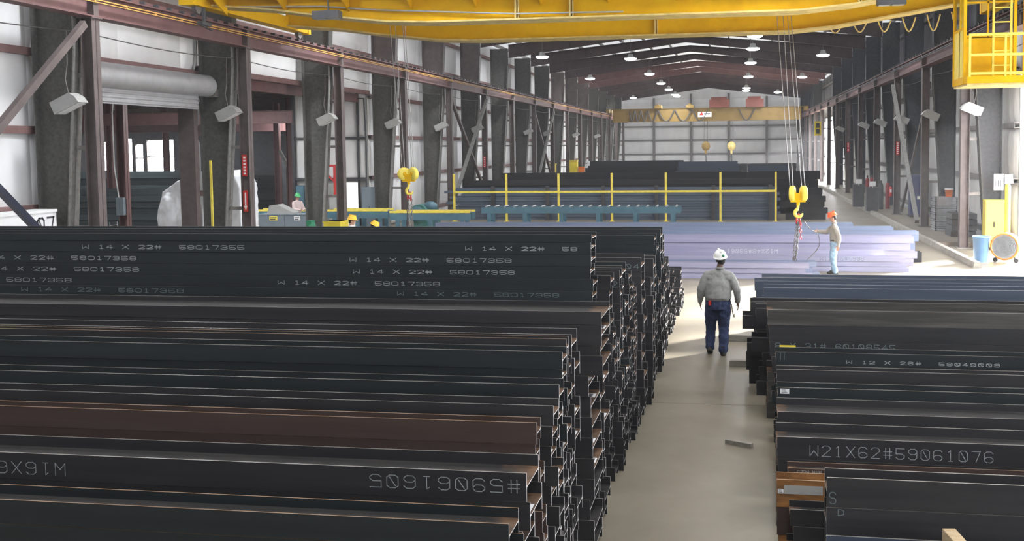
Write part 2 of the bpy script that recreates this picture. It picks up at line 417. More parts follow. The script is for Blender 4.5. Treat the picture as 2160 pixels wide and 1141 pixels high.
# rafters and tapered wall columns
for i in range(-4, 16):
    y = st(i)
    if y < YB: continue
    b = MB()
    def raf(x0, x1, d0, d1):
        za, zb = roofz(x0)-.24, roofz(x1)-.24
        b.add([(x, y+s*.012, z) for s in (-1, 1) for (x, z) in ((x0, za), (x1, zb), (x1, zb-d1), (x0, za-d0))], [(0, 1, 2, 3), (7, 6, 5, 4), (0, 4, 5, 1), (1, 5, 6, 2), (2, 6, 7, 3), (3, 7, 4, 0)])
        for (p, q) in (((x0, za), (x1, zb)), ((x0, za-d0), (x1, zb-d1))):
            b.bar((p[0], y, p[1]), (q[0], y, q[1]), .25, .025)
    raf(XL+1.33, RX, .85, .48); raf(RX, XR-1.03, .48, .85)
    for xx in (-11, -7.4, 0., 3.6): b.box(xx-.012, xx+.012, y-.12, y+.12, roofz(xx)-1.0 if abs(xx-RX) > 5 else roofz(xx)-.9, roofz(xx)-.24)
    o = struct(b.build('ceiling_beam', maroon if i in (10, 11) else rafterm))

LW = {0: 'beside the rolled-up door', 1: 'between the rolled-up door and the side bay', 2: 'behind the grey-blue console', 3: 'at the far end of the side bay opening'}
def column(i, side):
    y = st(i); s = 1 if side == 'left' else -1
    xo = XL+.1 if s > 0 else XR-.1
    prof = [(0, .62), (6.1, 1.10), (7.4, 1.10), (EZ-.3, 1.2)] if s > 0 else [(0, .50), (6.1, .92), (7.4, .92), (EZ-.3, .92)]
    if i in LW and s > 0: lab = f'coated tapered steel wall column {LW[i]}'
    else:
        lab = f'coated tapered steel column on the {side} wall, {ORD[i+4]} from the camera end'
    t = thing('wall_column', lab, 'column', (xo, y, 0.0 if s > 0 or y < 38 else .15), group=f'tapered columns along the {side} wall')
    z0 = 0
    b = MB()
    pts = [(0, z0)]+[(s*w, z) for z, w in prof]+[(0, EZ-.3)]
    b.prism([(0, 0)]+[(s*w, z) for z, w in prof[:3]]+[(0, 7.4)], 1, -.012, .012)
    b.box(min(0, s*.03), max(0, s*.03), -.19, .19, 0, 7.4, 0)
    for k in range(2):
        (za, wa), (zb, wb) = prof[k], prof[k+1]
        b.add([(s*(w-.0)-s*d, yy, z) for (w, z) in ((wa, za), (wb, zb)) for d in (0, .035) for yy in (-.19, .19)],
              [(0, 1, 3, 2), (4, 6, 7, 5), (0, 2, 6, 4), (1, 5, 7, 3), (0, 4, 5, 1), (2, 3, 7, 6)], 1)
    b.build('lower_shaft', [fireproof, fireproof2] if s > 0 else [fireproof_r, fireproof], t)
    b = MB()
    b.prism([(0, 7.4), (s*prof[2][1], 7.4), (s*prof[3][1], EZ-1.5), (s*prof[3][1], EZ-.35), (0, EZ-.35)], 1, -.014, .014)
    b.box(min(0, s*.03), max(0, s*.03), -.16, .16, 7.4, EZ-.35)
    b.add([(s*w-s*dd, yy, z) for (w, z) in ((prof[2][1], 7.4), (prof[3][1], EZ-1.5)) for dd in (0, .03) for yy in (-.16, .16)], [(0, 1, 3, 2), (4, 6, 7, 5), (0, 2, 6, 4), (1, 5, 7, 3), (0, 4, 5, 1), (2, 3, 7, 6)])
    b.build('upper_shaft', maroon_d if i in (3, 4, 5, 9, 10, 11) and s > 0 else (fireproof if s > 0 else fireproof_r), t)
    b = MB(); b.box(min(-s*.02, s*.75), max(-s*.02, s*.75), -.24, .24, 0, .03); b.build('base_plate', girtm, t)
    return t
def floodlight(parent_x, y, z, s, lab, on):
    t = thing('floodlight', lab, 'light fixture', (parent_x, y-.40, z), group='box floodlights on the wall columns')
    M = Matrix.Rotation(R(-24)*s, 4, 'Y') @ Matrix.Rotation(R(0), 4, 'X')
    b = MB()
    P = [(-.34, -.15), (.34, -.15), (.30, .02), (.20, .15), (-.34, .15)]
    if s < 0: P = [(-u, w) for u, w in P]
    vs = []
    n = len(P)
    for yy in (-.19, .19):
        for (u, w) in P: vs.append(M @ Vector((u, yy, w)))
    b.add(vs, [tuple(range(n)), tuple(range(2*n-1, n-1, -1))]+[(k, k+n, (k+1) % n+n, (k+1) % n) for k in range(n)], 0)
    b.build('housing', greylite, t)
    b = MB(); b.box(-.28, .28, -.15, .15, -.158, -.151, 0, M); b.build('lens', tubeglow if on else white, t)
    b = MB(); b.bar((-.1*s, .16, 0), (-.1*s, .205, 0), .06); b.build('bracket', girtm, t)
    b = MB(); b.tube([(-.1*s, .185, .10), (-.2*s, .185, .55), (-.14*s, .19, .9), (-.12*s, .19, 1.7)], .012, 5); b.build('conduit', girtm, t)
for i in range(-3, 16): column(i, 'left')
for i in range(-3, 16):
    if i not in (10, 11): column(i, 'right')
for i in list(range(0, 6))+[7, 8, 10, 12]:
    floodlight(XL+1.16, st(i), 4.85, 1, f'grey box floodlight on the left wall column, {ORD[[0,1,2,3,4,5,7,8,10,12].index(i)+1]} counting from the rolled-up door', False)
# first one hangs lower and larger on its own bracket
for i in (2, 3, 4, 5, 6, 8):
    floodlight(XR-1.16, st(i), 4.85, -1, f'box floodlight on the right wall column, {ORD[[2,3,4,5,6,8].index(i)+1]} counting from the yellow cab', i in (2,))

# crane runway ------------------------------------------------------------
def runway(side, X, ylist, s):
    """posts (things) and the girder pieces between them"""
    for n, i in enumerate(ylist):
        y = st(i); zb = 0 if s > 0 else (.15 if y > 38 else 0)
        t = thing('crane_post', f'maroon steel crane runway post on the {side}, {ORD[n+1]} from the camera', 'post', (X, y, zb), group=f'crane runway posts on the {side}')
        b = MB(); h = 6.85-zb
        b.box(-.15, .15, -.008, .008, .03, h-.03); b.box(-.15, -.134, -.15, .15, .03, h-.03); b.box(.134, .15, -.15, .15, .03, h-.03)
        b.build('shaft', maroon_d, t)
        b = MB(); b.box(-.24, .24, -.24, .24, 0, .03); b.build('base_plate', girtm, t)
        b = MB(); b.box(-.2, .2, -.2, .2, h-.03, h); b.build('cap_plate', maroon_d, t)
        for z in (1.9, 3.8, 5.5):
            e2 = (1.4-(.62+.48*(z+zb)/6.1)-.03) if s > 0 else (1.2-(.5+.42*(z+zb)/6.1)-.03)
            b = MB(); b.box(min(-s*.15, -s*e2), max(-s*.15, -s*e2), -.05, .05, z-.05, z+.05); b.build('tie_strut', girtm, t)
    a, e = YB+.1, YF-1
    t = thing('crane_runway', f'maroon crane runway girder with rail on top along the {side} side', 'crane rail', (X, 0, 6.85))
    b = MB(); b.box(-.008, .008, a, e, .03, .52); b.box(-.19, .19, a, e, 0, .03); b.box(-.19, .19, a, e, .52, .55)
    b.build('girder', maroon, t)
    k = st(-4)
    while k < e-2:
        if k > a:
            b = MB(); b.box(-.18, -.01, k-.09, k+.09, .03, .52); b.box(.01, .18, k-.09, k+.09, .03, .52); b.build('stiffener', maroon_d, t)
        k += BAY
    b = MB(); b.box(-.035, .035, a, e, .55, .66); b.box(-.06, .06, a, e, .55, .57)
    y = a+.3
    while y < 110:
        b.box(-.17, .17, y-.035, y+.035, .55, .64, 1); y += .62
    b.build('rail', [maroon, greydark], t)
    b = MB()
    b.bar((s*.23, a, .40), (s*.23, e, .40), .028); b.bar((s*.23, a, .34), (s*.23, e, .34), .022)
    y = a+.5
    while y < 90: b.bar((s*.19, y, .36), (s*.25, y, .36), .05); y += 1.27
    b.build('conductor_bar', orange_w if s > 0 else greydark, t)
    b = MB(); 
    for k2 in range(-3, 14):
        y1, y2 = st(k2)+.2, st(k2+1)-.2
        b.tube([(-s*.22, y1+(y2-y1)*q/8, -.34-.10*math.sin(PI*q/8)) for q in range(9)], .014, 5)
    b.build('tension_cable', wire_d, t)
runway('left', -15.0, range(-2, 16), 1)
runway('right', 7.8, list(range(-3, 0))+list(range(2, 16)), -1)
# X bracing in the runway planes
def brace(X, p, q, lab, m=girtm, w=.16):
    o = MB().bar(p, q, w, .16).build('diagonal_brace', m); tag(o, lab, 'brace'); return o
def atx(px, py, X):
    v = Vector((px-CX, -(py-CY), -F)); w_ = (v.dot(xc), v.dot(yc), v.dot(zc)); k = X/w_[0]; return w_[1]*k, H+w_[2]*k
ya, za = atx(-60, 332, -14.78); yb2, zb2 = atx(172, 50, -14.78)
tt = (za-.12)/(zb2-za); ya -= tt*(yb2-ya); za = .12
brace(-15, (-14.72, ya, za), (-14.72, yb2, min(zb2, 6.75)), 'thick grey diagonal brace rising to the post left of the rolled-up door', maroon_d, .13)
brace(-15, (-15.05, st(4)+.2, 6.55), (-15.05, st(5)-.2, 1.2), 'dark diagonal brace falling away behind the left end of the yellow rail fence', maroon_d)
brace(-15, (-14.8, st(4)+.2, 1.2), (-14.8, st(5)-.2, 6.55), 'pale diagonal brace crossing the dark one, left of the yellow rail fence', fireproof2)
brace(-15, (-15.05, st(7)+.2, 6.55), (-15.05, st(8)-.2, 1.2), 'dark diagonal of the far cross brace under the left crane rail', maroon_d)
brace(-15, (-14.8, st(7)+.2, 1.2), (-14.8, st(8)-.2, 6.55), 'light diagonal of the far cross brace under the left crane rail', fireproof2)
brace(7.8, (7.54, st(4)-.2, 6.5), (7.54, st(3)+.2, .35), 'light grey diagonal brace in front of the blue cabinet', fireproof2, .17)
brace(7.8, (8.01, st(4)-.2, .35), (8.01, st(3)+.2, 6.2), 'dark diagonal brace behind the light one, right crane posts', maroon_d, .1)
# ------------------------------------------------------------------ steel beams
BM = {}
def beam_mesh(L, d, bf, kind='H'):
    """centred on x,y; bottom at z=0; lies with web level (H), or as box tube / channel"""
    key = (round(L, 2), round(d, 3), round(bf, 3), kind)
    if key in BM: return BM[key]
    tf = max(.007, min(.018, bf*.062)); tw = max(.006, tf*.7)
    b = MB(); x = L/2; h = d/2
    r = min(.012, bf*.08)
    if kind == 'H':
        m0, m1 = bf/2-tw/2, bf/2+tw/2
        poly = [(-h, 0), (-h+tf, 0), (-h+tf, m0-r), (-h+tf+r, m0), (h-tf-r, m0), (h-tf, m0-r), (h-tf, 0), (h, 0), (h, bf), (h-tf, bf), (h-tf, m1+r), (h-tf-r, m1), (-h+tf+r, m1), (-h+tf, m1+r), (-h+tf, bf), (-h, bf)]
        sm = [2, 0, 0, 0, 0, 0, 2, 0, 2, 0, 3, 3, 3, 0, 2, 0]
    elif kind == 'C':
        poly = [(-h, 0), (-h+tf, 0), (-h+tf, bf-tw), (h-tf, bf-tw), (h-tf, 0), (h, 0), (h, bf), (-h, bf)]
        sm = [2, 0, 0, 0, 2, 0, 0, 0]
    else:
        c = .02; poly = [(-h, c), (-h+c, 0), (h-c, 0), (h, c), (h, bf-c), (h-c, bf), (-h+c, bf), (-h, bf-c)]
        sm = [0]*8
    if kind == 'T':
        n = 8; w = .012; inn = [(u*(1-w/h), bf/2+(v-bf/2)*(1-w/(bf/2))) for u, v in poly]
        for a in (poly,): b.prism(a, 0, -x, x, 0, 0)
        # drop the caps of the solid and give it open ends
        b.f = b.f[2:]; b.m = b.m[2:]; b.sm = b.sm[2:]
        o = len(b.v); b.v += [(sx*x, u, v) for sx in (-1, 1) for u, v in inn]+[(sx*(x-.6), u, v) for sx in (-1, 1) for u, v in inn]
        for i in range(n):
            j = (i+1) % n
            b.f += [[i, j, o+j, o+i], [n+i, o+n+i, o+n+j, n+j], [o+i, o+j, o+2*n+j, o+2*n+i], [o+n+i, o+3*n+i, o+3*n+j, o+n+j]]
            b.m += [1, 1, 0, 0]; b.sm += [False]*4
        b.f += [list(range(o+2*n, o+3*n)), list(range(o+3*n, o+4*n))]; b.m += [0, 0]; b.sm += [False]*2
    else:
        b.prism(poly, 0, -x, x, 0, 1, sm)
    BM[key] = b
    return b
BMM = {}
def beam(x0, x1, y, z, d, bf, m, label, group, kind='H', yaw=0., tp=None, wm=None, lean=0.):
    L = x1-x0
    mk = (round(L, 2), round(d, 3), round(bf, 3), kind, m.name, tp.name if tp else '', wm.name if wm else '')
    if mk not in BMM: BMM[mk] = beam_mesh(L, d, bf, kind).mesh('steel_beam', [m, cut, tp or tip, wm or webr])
    name = {'H': 'steel_beam', 'C': 'steel_channel', 'T': 'steel_tube'}[kind]
    # pivot for yaw is the aisle end
    c, s = math.cos(yaw), math.sin(yaw)
    px = x1 if x1 < .0 else x0
    ox = (x0+x1)/2-px
    o = link(name, BMM[mk], None, (px+ox*c, y+d/2+ox*s, z), yaw)
    return tag(o, label, {'H': 'steel beam', 'C': 'steel channel', 'T': 'steel tube'}[kind], group)
def stencil(o, text, xw, zfrac, adv, w, h, flip=False, m=None, t=.006):
    """lettering on the camera-side flange face; xw = world x of the first character"""
    b = letters(text, adv, w, h, t, flip)
    me = b.mesh('lettering', [m or chalk])
    bb = o.data.vertices; ymin = min(v.co.y for v in bb); zmax = max(v.co.z for v in bb)
    c = link('lettering', me, o, (xw-o.location.x, ymin-.0015, zfrac*zmax-h/2))
    return c
stuff = MB()
NB = [0]
def stack(px, py, Y, d, bf, m, desc, side='left', L=12.6, xj=.04, tiers=None, kinds=None, maxind=99, mats=None, yaw=0., tp=None, x=None, z=None, tierx=None, ys=None):
    X, Z = at(px, py, Y)
    if x is not None: X = x
    if z is not None: Z = z
    rr = random.Random(int(Y*100)+int(px))
    n = max(1, round(Z/bf)) if tiers is None else None
    if tiers is None: hs = [Z/n]*n
    else:
        rem = Z-sum(tiers); k = max(1, round(rem/bf)); hs = list(tiers)+[rem/k]*k
    out = []; z = Z
    for i, h in enumerate(hs):
        z -= h
        e = 0 if i == 0 else rr.uniform(-xj, xj)
        if tierx and i < len(tierx): e = tierx[i]
        elif tierx: e += tierx[-1]
        kd = kinds[i % len(kinds)] if kinds else 'H'
        mm = mats[i] if mats and i < len(mats) else m
        if side == 'left': x0, x1 = X+e-L-rr.uniform(0, .3), X+e
        else: x0, x1 = X+e, X+e+L
        L2 = round(x1-x0, 1)
        if side == 'left': x0 = x1-L2
        if i >= maxind:
            src = beam_mesh(L2, d, h-.004, kd); o = len(stuff.v)
            stuff.v += [(a+(x0+x1)/2, b2+Y+d/2, c+z) for a, b2, c in src.v]; stuff.f += [[o+q for q in fc] for fc in src.f]; stuff.m += src.m; stuff.sm += src.sm
            out.append(None); continue
        lab = f'{ORD[i+1]} tier down, {desc}' if i else f'topmost steel beam, {desc}'
        o = beam(x0, x1, Y+(rr.uniform(-.008, .008) if i else 0), z, d, h-.004, mm, lab, f'beams stacked {"left of the aisle" if side == "left" else "right of the aisle"}', kd, yaw, tp)
        NB[0] += 1
        out.append(o)
        if side == 'left' and Y < 12 and kd == 'H' and rr.random() < .75 and i > 0:
            tw = .05+.04*rr.random(); hw = min(.07, d*.2)
            q = MB(); q.box(-tw, 0, -hw, hw, 0, .0015); q.box(-tw*.75, -tw*.3, -hw*.8, hw*.8, .0015, .002, 1)
            link('paper_tag', q.mesh('paper_tag', [white, greydark]), o, (L2/2-.012, rr.uniform(-.2, .2)*d, (h-.004)/2+.0075))
    return out
LS = lambda n: f'in the {ORD[n]} stack from the camera, left of the aisle'
RS = lambda n: f'in the {ORD[n]} stack from the camera, right of the aisle'
s1 = stack(1073, 1104, 5.6, .27, .16, steel_g, LS(1), maxind=5, tp=tip_r)
s2 = stack(1110, 997, 6.15, .40, .178, steel, 'in the stack with upside-down lettering by the camera', maxind=8, xj=.03, mats=[steel, steel, steel])
s3 = stack(1132, 891, 6.72, .15, .152, steel_b, 'in the brown rusty stack left of the aisle', maxind=7, mats=[steel_b, steel_b, steel_b, steel], tp=tip_r)
s4 = stack(1167, 855, 7.0, .22, .15, steel, LS(4), maxind=5)
s5 = stack(1179, 811, 7.35, .22, .18, steel_g, LS(5), maxind=5)
s6 = stack(1186, 741, 7.72, .22, .145, steel_g, LS(6), maxind=6)
s6b = stack(1194, 714, 8.02, .12, .16, steel, LS(7), maxind=5, tp=tip_r)
s6c = stack(1205, 705, 8.28, .30, .19, steel, LS(8), maxind=5)
s7 = stack(1268, 657, 8.85, .60, .18, steel, 'in the overhanging deep-web stack, left of the aisle', tiers=[.118, .19, .085, .18], tierx=[0, 0, -.01, .01, -.12, -.10], maxind=9, xj=.03)
s7b = stack(1250, 700, 9.6, .45, .2, steel, LS(10), maxind=6, x=-1.3)
s8 = stack(1248, 494, 10.6, .35, .1275, steel_g, 'in the tall stack lettered W 14 X 22#', tiers=[.085], maxind=10, xj=.015, tierx=[0, -.01, -.01, -.02, .01, 0])
a1 = stack(1288, 580, 11.05, .30, .155, steel, LS(12), maxind=7)
a2 = stack(1307, 569, 11.42, .22, .2, steel, LS(13), maxind=8)
a3 = stack(1312, 560, 11.72, .40, .2, steel_g, LS(14), maxind=7)
a4 = stack(1326, 576, 12.25, .30, .125, steel, LS(15), maxind=8)
a5 = stack(1332, 600, 12.65, .30, .11, steel, LS(16), maxind=8)
a6 = stack(1338, 610, 13.05, .25, .2, steel_b, LS(17), maxind=6, tp=tip_r)
a7 = stack(1352, 543, 13.4, .50, .24, steel, 'in the stack lettered 09604, left of the aisle', maxind=7)
a8 = stack(1352, 570, 14.0, .30, .16, steel, LS(19), maxind=5)
a9 = stack(1378, 545, 14.45, .40, .26, steel, LS(20), maxind=6)
b1 = stack(1372, 600, 14.95, .35, .12, steel, LS(21), maxind=6)
b2 = stack(1380, 496, 15.6, .40, .15, steel_g, LS(22), maxind=6)
b3 = stack(1378, 560, 16.1, .30, .2, steel, LS(23), maxind=4)
b4 = stack(1393, 483, 16.6, .50, .25, steel_g, LS(24), maxind=5)
b5 = stack(1398, 497, 17.3, .35, .2, steel, LS(25), maxind=5)
b6 = stack(1402, 548, 17.85, .30, .15, steel, LS(26), maxind=4, L=12)
b7 = stack(1407, 545, 18.4, .40, .28, steel, LS(27), maxind=4, L=12)
b8 = stack(1410, 568, 19.2, .40, .14, steel, LS(28), maxind=4, L=12)
b9 = stack(1419, 570, 20.1, .40, .12, steel, LS(29), maxind=4, L=12)
c1 = stack(1422, 590, 21.0, .40, .11, steel, LS(30), maxind=3, L=12)
c2 = stack(1435, 567, 22.2, .50, .2, steel, LS(31), maxind=4, L=12)
c3 = stack(1437, 600, 23.2, .45, .12, steel, LS(32), maxind=3, L=12)
c4 = stack(1441, 612, 24.4, .40, .13, steel, LS(33), maxind=2, L=12)
def X_(px, py, Y): return at(px, py, Y)[0]
# stencilled marks
def mark(o, text, px, py, Y, pitch_px, hpx, flip=False, m=None, t=.006, wr=.66, zf=None):
    X, Z = at(px, py, Y); X2 = at(px+pitch_px, py, Y)[0]; _, Z2 = at(px, py-hpx, Y)
    adv = X2-X; h = Z2-Z
    zt = max(v.co.z for v in o.data.vertices)
    return stencil(o, text, X, (Z-o.location.z+h/2)/zt if zf is None else zf, adv, adv*wr, h, flip, m, t)
T14 = 'W 14 X 22#  58O17358'
for k, (pxs, py) in enumerate([((174, 982), 533), ((-54, 738), 558), ((-48, 745), 584), ((-190, 587), 609), ((47, 839), 634)]):
    for q, px in enumerate(pxs):
        txt = T14[:-1]+'5' if k == 0 else T14
        if k == 0 and q == 1: txt = txt[:14]
        mark(s8[k+1], txt, px, py-1, 10.6, 16.8, 7.5, m=chalkb if k == 4 else chalk, t=.006, wr=.76, zf=.45 if k < 4 else .62)
mark(s2[0], '#59061605', 1097, 1040, 6.15, 37.5, 27, flip=True, t=.005)
mark(s2[0], 'W16X67#59', 138, 1003, 6.15, 31, 25, flip=True, t=.005)
mark(s7[2], '59061605  RIMCO', 850, 704, 8.85, 21, 12, m=chalkb)
mark(a7[0], '09604', 1266, 566, 13.4, 17.5, 9, m=chalkb, t=.009)
mark(a2[0], '2', 1290, 606, 11.42, 17, 12, m=chalkb, t=.008)

# right of the aisle -------------------------------------------------------
YW = -.012
def rstack(px, py, Y, d, bf, m, desc, **k):
    k.setdefault('L', 6.0); k.setdefault('yaw', YW)
    return stack(px, py, Y, d, bf, m, desc, side='right', **k)
r0 = rstack(1748, 1146, 8.0, .24, .3, steel_bl, 'in the low front stack under the timber block, right of the aisle', z=.58, maxind=2)
r1 = rstack(1745, 1006, 8.42, .26, .245, steel, 'in the front stack with the pale top flange, right of the aisle', xj=.01)
r1c = rstack(1667, 1073, 8.75, .24, .15, steel, 'in the short-end stack just behind the front one, right of the aisle', xj=.03)
r1b = rstack(1639, 1010, 9.05, .22, .25, orust, 'in the orange rusted stack sticking into the aisle', mats=[orust, steel_b], tp=tip_r, xj=.02)
r1d = rstack(1663, 986, 9.36, .2, .11, steel_b, 'in the brown stack with a chalk scribble, right of the aisle', tp=tip_r, maxind=4)
r2 = rstack(1640, 920, 9.95, .53, .21, steel, 'in the stack lettered W21X62#59061076', xj=.02)
r2b = rstack(1642, 867, 10.7, .60, .2, steel, RS(7), xj=.03)
r3 = rstack(1641, 816, 11.45, .28, .2, steel_g, 'in the stack with the white tag, right of the aisle', xj=.03)
r4 = rstack(1639, 778, 12.0, .22, .2, steel, RS(9), xj=.05)
r5a = rstack(1636, 741, 12.75, .31, .165, steel_g, 'in the green-tinted stack lettered W 12 X 26#', xj=.05)
r5 = rstack(1620, 652, 13.9, .78, .215, steel_d, 'in the dusty deep stack with the yellow sticker', tierx=[0, .02, .03, .06, 0, 0], mats=[steel_d, steel, steel, steel])
r5c = rstack(1592, 640, 15.2, .45, .2, steel, RS(12), x=.27, z=1.3, tierx=[0, .16, -.06, .1, .05], maxind=5)
r5d = rstack(1583, 640, 15.95, .45, .2, steel, RS(13), x=.2, z=1.28, tierx=[0, -.12, .1, -.05], maxind=4)
r6a = rstack(1611, 606, 17.0, .45, .19, steel_bl, 'in the stack with the sunlit white top edge, right of the aisle', maxind=3, tp=cut)  # pale cut steel on the flange tips paints the sunlit line
r6c = rstack(1592, 592, 18.6, .45, .18, steel_bl, RS(15), maxind=4)
r6b = rstack(1608, 584, 20.2, .5, .18, steel_bl, 'in the rearmost stack, right of the aisle', maxind=4)
mark(r2[0], 'W21X62#59061076', 1709, 961, 9.95, 25.6, 22, t=.006)
mark(r5[3], '8 X 31# 60108545', 1636, 734, 13.9, 15.8, 11, m=chalkb, t=.009)
mark(r5a[0], 'W 12 X 26#  59049009', 1786, 766, 12.75, 16, 6, t=.007)
mark(r1[0], 'S', 1750, 1062, 8.42, 20, 24, m=chalkb)
mark(r1[1], 'D', 1768, 1086, 8.42, 18, 12, m=chalkb)
mark(r1d[0], 'C72N MIN', 1682, 999, 9.36, 6.5, 7, t=.004)
mark(r5a[0], 'TT', 1644, 758, 12.75, 8, 14, m=chalkb)
for o, px, py, Y, w, h, mm, lab in ((r5[3], 1645, 736, 13.9, 34, 8, yellow_b, 'yellow sticker'), (r3[0], 1646, 830, 11.45, 19, 10, white, 'white tag'), (r1b[0], 1641, 1040, 9.05, 12, 9, white, 'white tag'), (r1b[0], 1654, 1041, 9.05, 82, 15, greylite, 'pale grey patch')):
    X, Z = at(px, py, Y); X2, Z2 = at(px+w, py-h, Y)
    b = MB(); b.box(0, X2-X, -.002, 0, 0, Z2-Z)
    if mm is white:
        for q in range(3): b.box((X2-X)*.15, (X2-X)*(.8-.1*q), -.003, -.002, (Z2-Z)*(.2+.25*q), (Z2-Z)*(.3+.25*q), 1)
    c = link('paper_tag', b.mesh('paper_tag', [mm, greydark]), o, (X-o.location.x, min(v.co.y for v in o.data.vertices)-.002, Z-o.location.z)); c['label'] = lab
# bits of timber and steel by the stack ends
for (x, y, z, sx, sy, sz, rz, m, nm, lab) in (
    (1.66, 8.02, .58, .10, .42, .10, .12, wood, 'timber_block', 'short sawn timber block on the low front stack'),
    (.02, 12.6, 0, .07, .35, .05, 1.1, woodg, 'timber_scrap', 'dark splinter of wood on the aisle floor by the right stacks'),
    (.12, 17.2, 0, .5, .12, .1, 0, woodg, 'timber_scrap', 'grey dunnage end below the sunlit right stack'),
    (.05, 19.4, 0, .6, .12, .12, 0, woodg, 'timber_scrap', 'grey dunnage end below the rearmost right stack')):
    b = MB(); b.box(-sx/2, sx/2, -sy/2, sy/2, 0, sz*.98); b.box(-sx/2*.9, sx/2*.9, -sy/2*.97, sy/2*.97, sz*.98, sz)
    o = b.build(nm, m, None, (x, y, z), rz); tag(o, lab, 'timber')
# sunlit stacks across the hall, where the rigger works -----------------------
def mid(n, px, py, Y, d, bf, L, m, desc, vis=99, **k):
    X, Z = at(px, py, Y)
    if 'z' in k: Z = k['z']
    nt = max(1, round(Z/bf)); z = Z; out = []
    for i in range(nt):
        z -= Z/nt; L2 = L+[0, .4, -.3, .2][i % 4]
        tx = k.get('tx', [0, -.1, .1, 0, .15]); e = tx[i % len(tx)] if i else 0
        if i >= vis:
            src = beam_mesh(round(L2, 1), d, Z/nt-.004, 'H'); o_ = len(stuff.v)
            stuff.v += [(a+X+e-L2/2, b2+Y+d/2, c+z) for a, b2, c in src.v]; stuff.f += [[o_+q for q in fc] for fc in src.f]; stuff.m += src.m; stuff.sm += src.sm
            continue
        o = beam(X+e-L2, X+e, Y+.03*(i % 2), z, d, Z/nt-.010, m, (f'topmost beam, {desc}' if i == 0 else f'{ORD[i+1]} tier down, {desc}'), k.get('group', 'sunlit beams across the hall'), 'H')
        NB[0] += 1; out.append(o)
    return out
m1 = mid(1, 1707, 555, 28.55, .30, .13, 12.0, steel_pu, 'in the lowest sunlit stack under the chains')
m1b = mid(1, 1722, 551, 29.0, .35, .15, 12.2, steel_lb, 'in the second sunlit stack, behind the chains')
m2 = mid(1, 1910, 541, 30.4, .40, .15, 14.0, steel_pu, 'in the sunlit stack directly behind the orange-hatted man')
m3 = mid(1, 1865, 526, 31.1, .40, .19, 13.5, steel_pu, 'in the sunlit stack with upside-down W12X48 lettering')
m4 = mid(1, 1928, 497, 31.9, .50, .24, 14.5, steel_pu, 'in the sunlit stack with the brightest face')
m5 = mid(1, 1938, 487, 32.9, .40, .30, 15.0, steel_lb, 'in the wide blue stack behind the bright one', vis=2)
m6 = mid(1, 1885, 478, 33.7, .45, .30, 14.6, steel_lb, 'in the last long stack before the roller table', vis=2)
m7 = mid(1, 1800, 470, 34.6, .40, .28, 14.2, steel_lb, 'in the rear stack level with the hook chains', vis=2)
mark(m3[0], 'W12X48#59061', 1640, 534, 31.1, 9.2, 8, flip=True, m=chalkw, t=.012)
mark(m2[0], 'W12X40#5906', 1730, 549, 30.4, 8.6, 7, flip=False, m=chalkb, t=.010)
# racks behind the yellow rails
FR = dict(group='beams behind the yellow rail fence')
for j in range(0, 1):
    X0, Z0 = at(1640, 400, 51.2); zz = 1.62
p1 = mid(1, 1640, 402, 51.2, .5, .135, 16.4, rack_bl, 'in the rack right behind the yellow rails', z=1.62, **FR)
p2 = mid(1, 1636, 382, 52.2, .5, .3, 15.6, steel, 'in the taller rack behind the yellow rails', z=1.98, vis=3, **FR)
p3 = mid(1, 1730, 362, 55.6, .6, .42, 17.2, steel, 'in the highest dark rack behind the yellow rails', z=2.27, vis=2, **FR)
p4 = mid(1, 1735, 400, 51.9, .6, .33, 1.55, steel, 'in the short dark bundle right of the yellow rails', z=1.50, **FR)
p5 = mid(1, 1742, 420, 51.3, .4, .33, 1.7, steel, 'in the front short bundle right of the yellow rails', z=1.16, **FR)
mark(p1[2], 'W12X50#59061  W12X50#', 1000, 424, 51.2, 5.2, 3.5, m=chalkb, t=.012)
mark(p1[2], 'W12X50#59061  W12X50#', 1230, 422, 51.2, 5.2, 3.5, m=chalkb, t=.012)
mark(p1[2], 'W12X50#59061  W12X50#', 1480, 421, 51.2, 5.2, 3.5, m=chalkb, t=.012)
for k, px in enumerate((1040, 1155, 1272, 1385, 1505, 1625)):
    X, _ = at(px, 420, 50.95)
    b = MB(); b.box(-.09, .09, -.09, .09, 0, 1.72); b.box(-.16, .16, -.14, .14, 0, .03)
    tag(b.build('rack_stanchion', greydark, None, (X, 50.95, 0)), f'dark upright rack stanchion behind the yellow rails, {ORD[k+1]} from the left', 'stanchion', 'rack stanchions behind the rails')
# distant piles
far = [(1428, 348, 86, 7.5, 1.0, steel), (1440, 338, 90, 8.2, 1.6, steel), (1560, 345, 84, 4.8, 1.0, steel_bl), (1556, 340, 88, 5.0, 1.5, steel_bl), (1664, 347, 84, 3.2, 1.0, steel_bl), (1680, 344, 92, 5, 1.8, steel)]
for k, (px, py, Y, L, d, m) in enumerate(far):
    mid(1, px, py, Y, d, .55, L, m, f'in the distant pile {["dark front left", "dark rear left", "blue middle", "blue rear middle", "blue right", "dark rear right"][k]} below the back wall', group='distant beam piles', tx=[0], vis=2)
if stuff.v:
    o = stuff.build('buried_beams', [steel, cut, tip, webr]); tag(o, 'dark beams packed low in the stacks, mostly covered by the beams above', 'steel beams', None, 'stuff')
print('BEAMS', NB[0])
steel_gr = mat('annex_steel', (.03, .04, .045), .5, .1, .3, 2., 0, (.06, .08, .085), ST)
